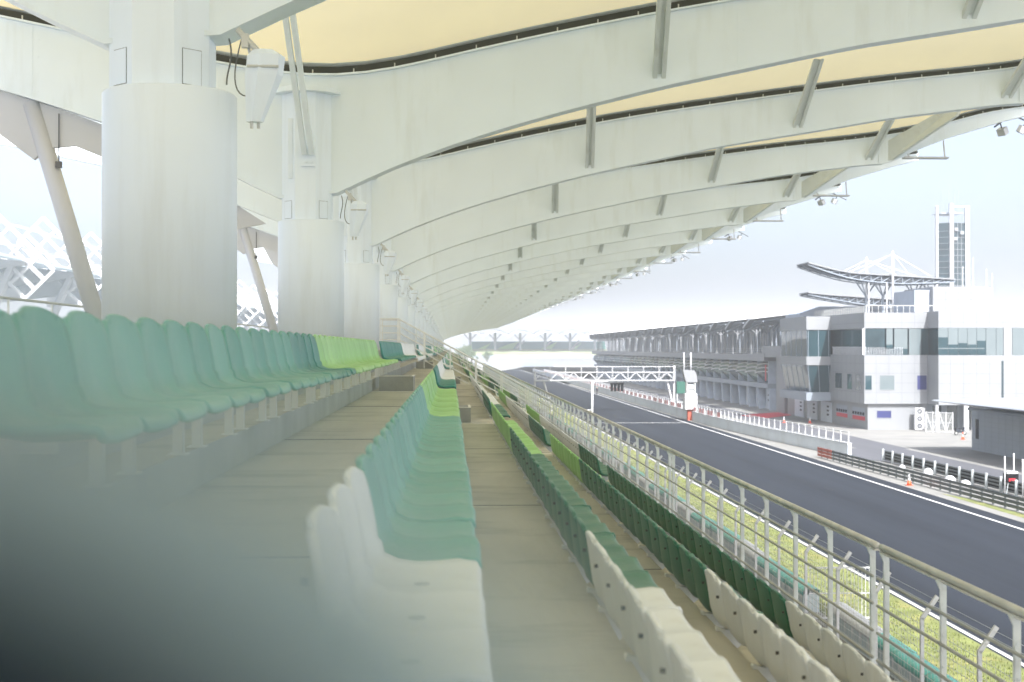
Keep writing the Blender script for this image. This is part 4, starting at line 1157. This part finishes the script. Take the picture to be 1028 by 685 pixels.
# A/C units, fence, clutter
for j in range(3):
    xx = XatD(919.5,D0-1); u_ = thing('air_conditioner', f"white outdoor air conditioning unit, {('bottom','middle','top')[j]} of the stack beside the white building", 'air conditioner', (xx, YE-.9, .1+.98*j), 'stacked air conditioning units')
    b = MB(); b.box(0,1.35,0,.5,0,.94); b.build('casing', 'white_paint', u_)
    b = MB(); 
    n_ = 20; b.add([(.62+.36*cos(2*pi*i/n_), -.012, .47+.36*sin(2*pi*i/n_)) for i in range(n_)] + [(.62+.36*cos(2*pi*i/n_), -.002, .47+.36*sin(2*pi*i/n_)) for i in range(n_)],
        [tuple(range(n_))] + [(i,(i+1)%n_,n_+(i+1)%n_,n_+i) for i in range(n_)]); b.build('fan_grille', 'dark', u_)
    b = MB()
    for q in range(4):
        a = q*pi/4; b.tube((.62-.34*cos(a),-.02,.47-.34*sin(a)),(.62+.34*cos(a),-.02,.47+.34*sin(a)),.02,4)
    b.build('fan_guard', 'white_paint', u_)
x0, x1 = XatD(931.5,D1-1), XatD(957.5,D1-3)
t = thing('mesh_fence', 'white see-through mesh fence with braces beside the white building', 'fence', (0,0,0))
ya, yb = YB-.5, YB-3.0
b = MB()
for z in (.1,1.3,2.6): b.tube((x0,ya,z),(x1,yb,z),.05,4)
for k in range(5):
    f = k/4; b.tube((x0+(x1-x0)*f,ya+(yb-ya)*f,0),(x0+(x1-x0)*f,ya+(yb-ya)*f,2.7),.06,4)
for k in range(4):
    f = k/4; g_ = (k+1)/4; b.tube((x0+(x1-x0)*f,ya+(yb-ya)*f,.1 if k%2 else 2.6),(x0+(x1-x0)*g_,ya+(yb-ya)*g_,2.6 if k%2 else .1),.04,4)
b.build('frame', 'white_paint', t)
b = MB()
for k in range(40):
    f = k/39; b.tube((x0+(x1-x0)*f,ya+(yb-ya)*f,.1),(x0+(x1-x0)*f,ya+(yb-ya)*f,2.6),.015,4)
b.build('mesh_infill', 'clamp', t)
# motor scooter behind the fence
x, y, _ = W(964, 437, 176)
t = thing('parked_scooter', 'dark scooter parked between the mesh fence and the grey building', 'scooter', (x, y, 0)); t.rotation_euler = (0,0,.3)
for sx in (-.62,.62):
    b = MB(); n_ = 18
    for i in range(n_):
        a0, a1 = 2*pi*i/n_, 2*pi*(i+1)/n_
        b.tube((sx+.24*cos(a0),0,.28+.24*sin(a0)),(sx+.24*cos(a1),0,.28+.24*sin(a1)),.05,6)
    w = b.build('wheel', 'black', t); b = MB(); b.tube((sx,-.06,.28),(sx,.06,.28),.13,10); b.build('hub', 'clamp', w)
b = MB(); b.prism([(-.7,.45),(-.2,.32),(.25,.32),(.5,.55),(.62,1.0),(.5,1.0),(.3,.55),(-.1,.6),(-.15,.82),(-.75,.85)], 'y', -.15,.15); b.build('body', 'dark', t)
b = MB(); b.prism([(-.15,.821),(-.1,.88),(-.7,.95),(-.75,.851)], 'y', -.13,.13); b.build('saddle', 'black', t)
b = MB(); b.tube((.52,-.32,1.08),(.52,.32,1.08),.025,6); b.tube((.56,0,.9),(.52,0,1.08),.03,6); b.build('handlebar', 'clamp', t)

# grey shed at the right
XS = 56.2
y_a = YatX(974.5, XS)
t = thing('grey_shed', 'low grey building with a flat overhanging roof at the right edge', 'building')
b = MB(); b.box(XS,XS+16,y_a-55,y_a,0,4.45); b.build('wall', 'shed', t)
b = MB()
for k in range(9): b.box(XS-.012,XS-.003,y_a-54.9,y_a-.1,.5*k+.24,.5*k+.26)
y = y_a-.1
while y > y_a-55: b.box(XS-.014,XS-.002,y-.02,y,0,4.4); y -= 1.8
b.build('block_joints', 'bldg_grey', t)
b = MB(); b.box(XS-.05,XS-.016,y_a-2.0,y_a-1.2,1.3,3.4); dr = b.build('narrow_window', 'dark', t)
b = MB(); b.box(XS-.08,XS-.051,y_a-1.18,y_a-1.05,1.2,3.5); b.build('frame', 'guardpost', dr)
b = MB(); b.prism([(XS-4.6,5.35),(XS-4.4,5.45),(XS+17,6.0),(XS+17,5.0),(XS+.5,4.62),(XS-.6,4.75)], 'y', y_a-57, y_a-.6); b.build('roof', 'shedroof', t)
b = MB(); b.tube((XS-.7,y_a-.9,4.46),(XS-.7,y_a-57,4.46),.16,8); b.build('gutter', 'bldg_grey', t)
# red carpet
b = MB(); p = [W(745,417.5,1)[0:1]]
ps = []
for px, py in ((744,417.6),(752,416.4),(786,413.9),(795,417.2),(770,420.0)):
    d = 11*F/(py-HY); x, y, _ = W(px, py, d); ps.append((x, y))
b.prism(ps, 'z', .02, .05); tag(b.build('red_carpet', 'red'), 'bright red carpet laid on the pit lane before the garages', 'carpet')

# ================================================================ CONTROL TOWER
D2 = 310.0; x0, y0, z1 = W(942.5, 206, D2); x1, _, _ = W(975.5, 206, D2)
t = thing('control_tower', 'tall slim glass tower with white pylons behind the white building', 'tower', (0,0,0))
zt2 = W(0,223.5,D2)[2]; zt3 = W(0,206,D2)[2]; xm = W(954.5,206,D2)[0]
b = MB(); b.prism([(x0+.7,y0+1.5),(xm,y0+.25),(x1-.9,y0+1.2),(x1-.9,y0+3.5),(x0+.9,y0+3.5)], 'z', 0, zt2); cb = b.build('glass_core', 'glass_dark', t)
b = MB()
z = 6.0
while z < zt2-.5:
    b.tube((xm+.1,y0+.2,z),(x1-.9,y0+1.12,z),.07,4); b.tube((x0+.5,y0+1.42,z),(xm-.1,y0+.2,z),.05,4); z += 1.35
for f in (.25,.5,.75): b.tube((xm+(x1-.9-xm)*f,y0+.2+.95*f,0),(xm+(x1-.9-xm)*f,y0+.2+.95*f,zt2),.06,4)
for (f, za_) in ((.35,zt2-1.4),(.7,zt2-2.2),(.3,zt2-3.5)):
    xx = xm+(x1-.9-xm)*f; b.box(xx-.3,xx+.5,y0+.1,y0+.3,za_-.4,za_+.3)
b.build('floor_lines', 'bldg', cb)
for xa_, w_, yy_ in ((x0,.32,y0+1.2),(xm,.62,y0-.1),(x1-.75,.75,y0+.9)):
    b = MB(); b.box(xa_-.1,xa_+w_,yy_,yy_+.8,0,zt3 + (.4 if w_ == .62 else 0)); b.build('pylon', 'white_paint', t)
b = MB(); b.box(xm,x1,y0+1,y0+1.25,zt3-.35,zt3-.05); b.prism([(x0+.3,zt3-1.7),(xm+1,zt3-1.35),(x1-1,zt3-1.6),(xm+1,zt3-1.9)], 'y', y0+1.3, y0+6); b.build('crown_ring', 'shed', t)
b = MB()
for px, yt in ((951,190),(957,184),(963,183),(967,188)):
    xx, _, zz = W(px, yt, D2); b.tube((xx,y0+2.5,zt3-1.4),(xx,y0+2.5,zz),.03,4)
b.build('antenna', 'bldg_grey', t)

# ================================================================ END STAND (far), trees
De = 960.0
u = De/F
xA = W(474,0,De)[0]; xB = W(612,0,De)[0]; yE = 950
t = thing('end_grandstand', 'far pale grandstand with green seating and arched truss roof closing the straight', 'grandstand')
def zz(py): return H+(HY-py)*u
b = MB(); b.box(xA,xB,yE,yE+30,0,zz(356.5)); b.build('front_wall', 'bldg_grey', t)
b = MB(); b.box(xA,xB,yE-14,yE-.1,0,zz(359.5)); b.build('fence_wall', 'bldg', t)
b = MB(); b.add([(xA,yE+.2,zz(356)),(xB,yE+.2,zz(356)),(xB,yE+26,zz(350.5)),(xA,yE+26,zz(350.5)),(xA,yE+.2,0),(xB,yE+.2,0),(xB,yE+26,0),(xA,yE+26,0)], [(0,1,2,3),(4,7,6,5),(0,4,5,1),(2,6,7,3),(1,5,6,2),(0,3,7,4)]); b.build('lower_seats', 'pale_seats', t)
b = MB(); b.add([(xA,yE+26.1,zz(351)),(xB,yE+26.1,zz(351)),(xB,yE+42,zz(342.8)),(xA,yE+42,zz(342.8)),(xA,yE+26.1,0),(xB,yE+26.1,0),(xB,yE+42,0),(xA,yE+42,0)], [(0,1,2,3),(4,7,6,5),(0,4,5,1),(2,6,7,3),(1,5,6,2),(0,3,7,4)]); us = b.build('upper_seats', 'teal2', t)
b = MB()
for (a, c_) in ((480,488),(500,516),(545,556),(575,581)):
    xa_ = W(a,0,De)[0]; xc_ = W(c_,0,De)[0]
    b.add([(xa_,yE+26.0,zz(351)+.4),(xc_,yE+26.0,zz(351)+.4),(xc_+5,yE+41,zz(343.3)+.4),(xa_+8,yE+36,zz(346)+.4)], [(0,1,2,3)])
b.build('lime_seats', 'lime', us)
b = MB()
for px in (520, 548, 577): xa_ = W(px,0,De)[0]; b.tube((xa_,yE+25,zz(351)+.6),(xa_+6,yE+42,zz(343)+.6),.7,4)
b.build('aisle', 'white_paint', us)
# arched roof of several bays
nb = 6; bwid = (xB-xA+10)/nb
for k in range(nb):
    a = xA-10+k*bwid
    lo = []; hi = []
    for q in range(13):
        f = q/12; zc_ = zz(336.0)+3.2*sin(pi*f); lo.append((a+bwid*f, zc_)); hi.append((a+bwid*f, zc_+.4))
    b = MB(); b.strip(lo, hi, yE+2, yE+44); rf = b.build('roof', 'bldg', t)
    b = MB()
    for q in range(12):
        (p, pz), (r_, rz_) = lo[q], lo[q+1]
        b.tube((p,yE+1,pz-.2),(r_,yE+1,rz_-1.8),.28,4); b.tube((r_,yE+1,rz_-1.8),(r_,yE+1,rz_),.24,4); b.tube((p,yE+1,pz-1.8),(r_,yE+1,rz_-1.8),.25,4)
    b.build('truss', 'shed', rf)
    b = MB(); b.tube((a+bwid*.5,yE+20,zz(352)),(a+bwid*.5,yE+20,zz(337)+2),.9,6)
    for s_ in (-1,1): b.tube((a+bwid*.5,yE+20,zz(342)),(a+bwid*.5+s_*5,yE+20,zz(337)+2),.5,4)
    b.build('roof_post', 'bldg_grey', t)
def tree(x, y, h, lab, seed):
    rnd = random.Random(seed)
    t = thing('tree', lab, 'tree', (x,y,0), 'trees beyond the end of the straight')
    b = MB(); b.tube((0,0,0),(0,0,h*.5),h*.035,7,h*.018)
    for k in range(5):
        a = k*1.3; b.tube((0,0,h*(.3+.04*k)),(h*.2*cos(a),h*.2*sin(a),h*(.55+.05*k)),h*.012,5)
    b.build('trunk', 'bark', t)
    b = MB()
    cl = [(rnd.gauss(0,h*.16),rnd.gauss(0,h*.16),h*(.45+.45*rnd.random()),h*(.10+.08*rnd.random())) for _ in range(16)]
    for _ in range(2600):
        c = rnd.choice(cl); d = [rnd.gauss(0,1) for _ in range(3)]; l = sqrt(sum(q*q for q in d)); r_ = c[3]*rnd.random()**.4
        p = [c[i]+d[i]/l*r_ for i in range(3)]; s_ = h*.022; v1 = [rnd.gauss(0,s_) for _ in range(3)]; v2 = [rnd.gauss(0,s_) for _ in range(3)]
        b.add([p,[p[i]+v1[i] for i in range(3)],[p[i]+v2[i] for i in range(3)]], [(0,1,2)])
    b.build('crown', 'leaf', t)
for j, (px, h) in enumerate(((462,11),(467,13),(473,10),(489,9))):
    x, y, _ = W(px, 350, 850+20*j); tree(x, y, h, ['broad dark tree left of the far grandstand, behind the roof tip','tallest tree left of the far grandstand','small tree touching the left end of the far grandstand','low tree in front of the far grandstand'][j], j)
# run-off wall at the end of the straight
b = MB(); b.box(20,150,820,821,0,2.6)
tag(b.build('runoff_wall', 'bldg_grey'), 'low pale wall crossing beyond the far end of the track', 'wall')

# ================================================================ BAG close to the lens
def bag():
    t = thing('foreground_bag', 'blurred grey bag with a darker front panel, close to the lens at lower left', 'bag', (0,0,0))
    b = MB(); b.cs = True
    # rounded body standing on the near seat; right shoulder slopes down
    ys = [.067,.070,.085,.12,.20,.30]; k_ = [(-.001,.95),(0,1),(-.0015,1.15),(-.008,1.4),(-.035,1.6),(-.10,2)]; n_ = 12
    vs = []
    for y_, (dz_, sc_) in zip(ys, k_):
        pr = [(-.30,-.72),(-.30,-.09),(-.24,-.004),(-.10,.0045),(-.05,.0035),(-.030,.0018),(-.0226,0.0008),(-.015,-.0022),(-.0055,-.0064),(.003,-.0122),(.011,-.024),(.012,-.72)]
        vs += [(x_, y_, H+(z_*sc_+dz_ if z_ > -.5 else z_)) for x_, z_ in pr]
    fs = [tuple(range(n_))[::-1], tuple(range((len(ys)-1)*n_, len(ys)*n_))]
    for j in range(len(ys)-1):
        fs += [(j*n_+i, j*n_+(i+1) % n_, (j+1)*n_+(i+1) % n_, (j+1)*n_+i) for i in range(n_)]
    b.add(vs, fs); b.build('body', 'bagcloth_light', t)
    b = MB(); b.prism([(-.28,-.70),(-.28,-.06),(-.12,-.003),(-.05,-.0012),(-.032,-.0028),(-.0226,-.0055),(-.015,-.0093),(-.009,-.0130),(-.002,-.020),(.0,-.70)], 'y', .0605, .0662)  # dark sheet painting the bag's shade towards the lower left
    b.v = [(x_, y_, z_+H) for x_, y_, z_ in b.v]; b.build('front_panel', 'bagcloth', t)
    b = MB(); b.path([(-.24,.20,H-.10),(-.22,.20,H-.05),(-.16,.20,H-.05),(-.14,.20,H-.10)], .008, 6); b.build('handle', 'bagcloth', t)
    b = MB(); b.box(-.30,-.03,.345,.40,H-.55,H-.25); b.build('front_pocket', 'bagcloth', t)
bag()
# the seat the bag stands on
s = link('stadium_seat', seat_me['white'], None, (XB[1]-.05, .26, ZB[1]+H)); tag(s, 'off-white seat right under the blurred bag, nearest of the second row', 'seat', 'plastic seats in the second row of the stand'); link('bracket', brk_me, s)

# ================================================================ WORLD, SUN, HAZE, CAMERA
sunv = (.25, -1.0, 1.05)
l = sqrt(sum(c*c for c in sunv)); el = math.asin(sunv[2]/l); az = math.atan2(sunv[0], sunv[1])
w = bpy.data.worlds.new('World'); SC.world = w; w.use_nodes = True
nt = w.node_tree; bg = nt.nodes['Background']
sk = nt.nodes.new('ShaderNodeTexSky'); sk.sky_type = 'NISHITA'; sk.sun_disc = False
sk.sun_elevation = el; sk.sun_rotation = az; sk.air_density = .8; sk.dust_density = 5.0; sk.ozone_density = 3.0
hsn = nt.nodes.new('ShaderNodeHueSaturation'); hsn.inputs['Saturation'].default_value = .66; hsn.inputs['Value'].default_value = .72
nt.links.new(sk.outputs[0], hsn.inputs['Color']); nt.links.new(hsn.outputs[0], bg.inputs[0]); bg.inputs[1].default_value = .15
sl = bpy.data.lights.new('sun', 'SUN'); sl.energy = 3.2; sl.angle = R(.5); sl.color = (1.0, .99, .98)
so = bpy.data.objects.new('sun', sl); COL.objects.link(so)
import mathutils
so.rotation_euler = mathutils.Vector(sunv).to_track_quat('Z', 'Y').to_euler(); so.location = (0,-50,80)

hb = MB(); hb.box(-900, 900, -120, 2600, -1, 62)
hz = hb.build('haze', 'white_paint'); stuff(hz)
hm = bpy.data.materials.new('haze'); hm.use_nodes = True; N = hm.node_tree.nodes
for n in list(N): N.remove(n)
o = N.new('ShaderNodeOutputMaterial'); v = N.new('ShaderNodeVolumePrincipled'); v.inputs['Color'].default_value = (.92,.95,1,1)
v.inputs['Density'].default_value = .00055; v.inputs['Anisotropy'].default_value = .2
hm.node_tree.links.new(v.outputs[0], o.inputs['Volume'])
hz.data.materials.clear(); hz.data.materials.append(hm)

cam = bpy.data.cameras.new('camera'); co = bpy.data.objects.new('camera', cam); COL.objects.link(co)
cam.sensor_width = 36; cam.lens = F/1028*36; cam.clip_start = .02; cam.clip_end = 8000
co.location = (0,0,H); co.rotation_euler = (R(90)+PIT, 0, YAW)
cam.dof.use_dof = True; cam.dof.focus_distance = 19.0; cam.dof.aperture_fstop = 2.8
SC.camera = co
SC.view_settings.view_transform = 'Standard'; SC.view_settings.look = 'None'; SC.view_settings.gamma = 1
SC.view_settings.exposure = 1.7
SC.cycles.use_denoising = True
SC.cycles.max_bounces = 8; SC.cycles.diffuse_bounces = 5; SC.cycles.transparent_max_bounces = 8; SC.cycles.volume_bounces = 1
SC.cycles.sample_clamp_indirect = 6
print('seats', nseat)
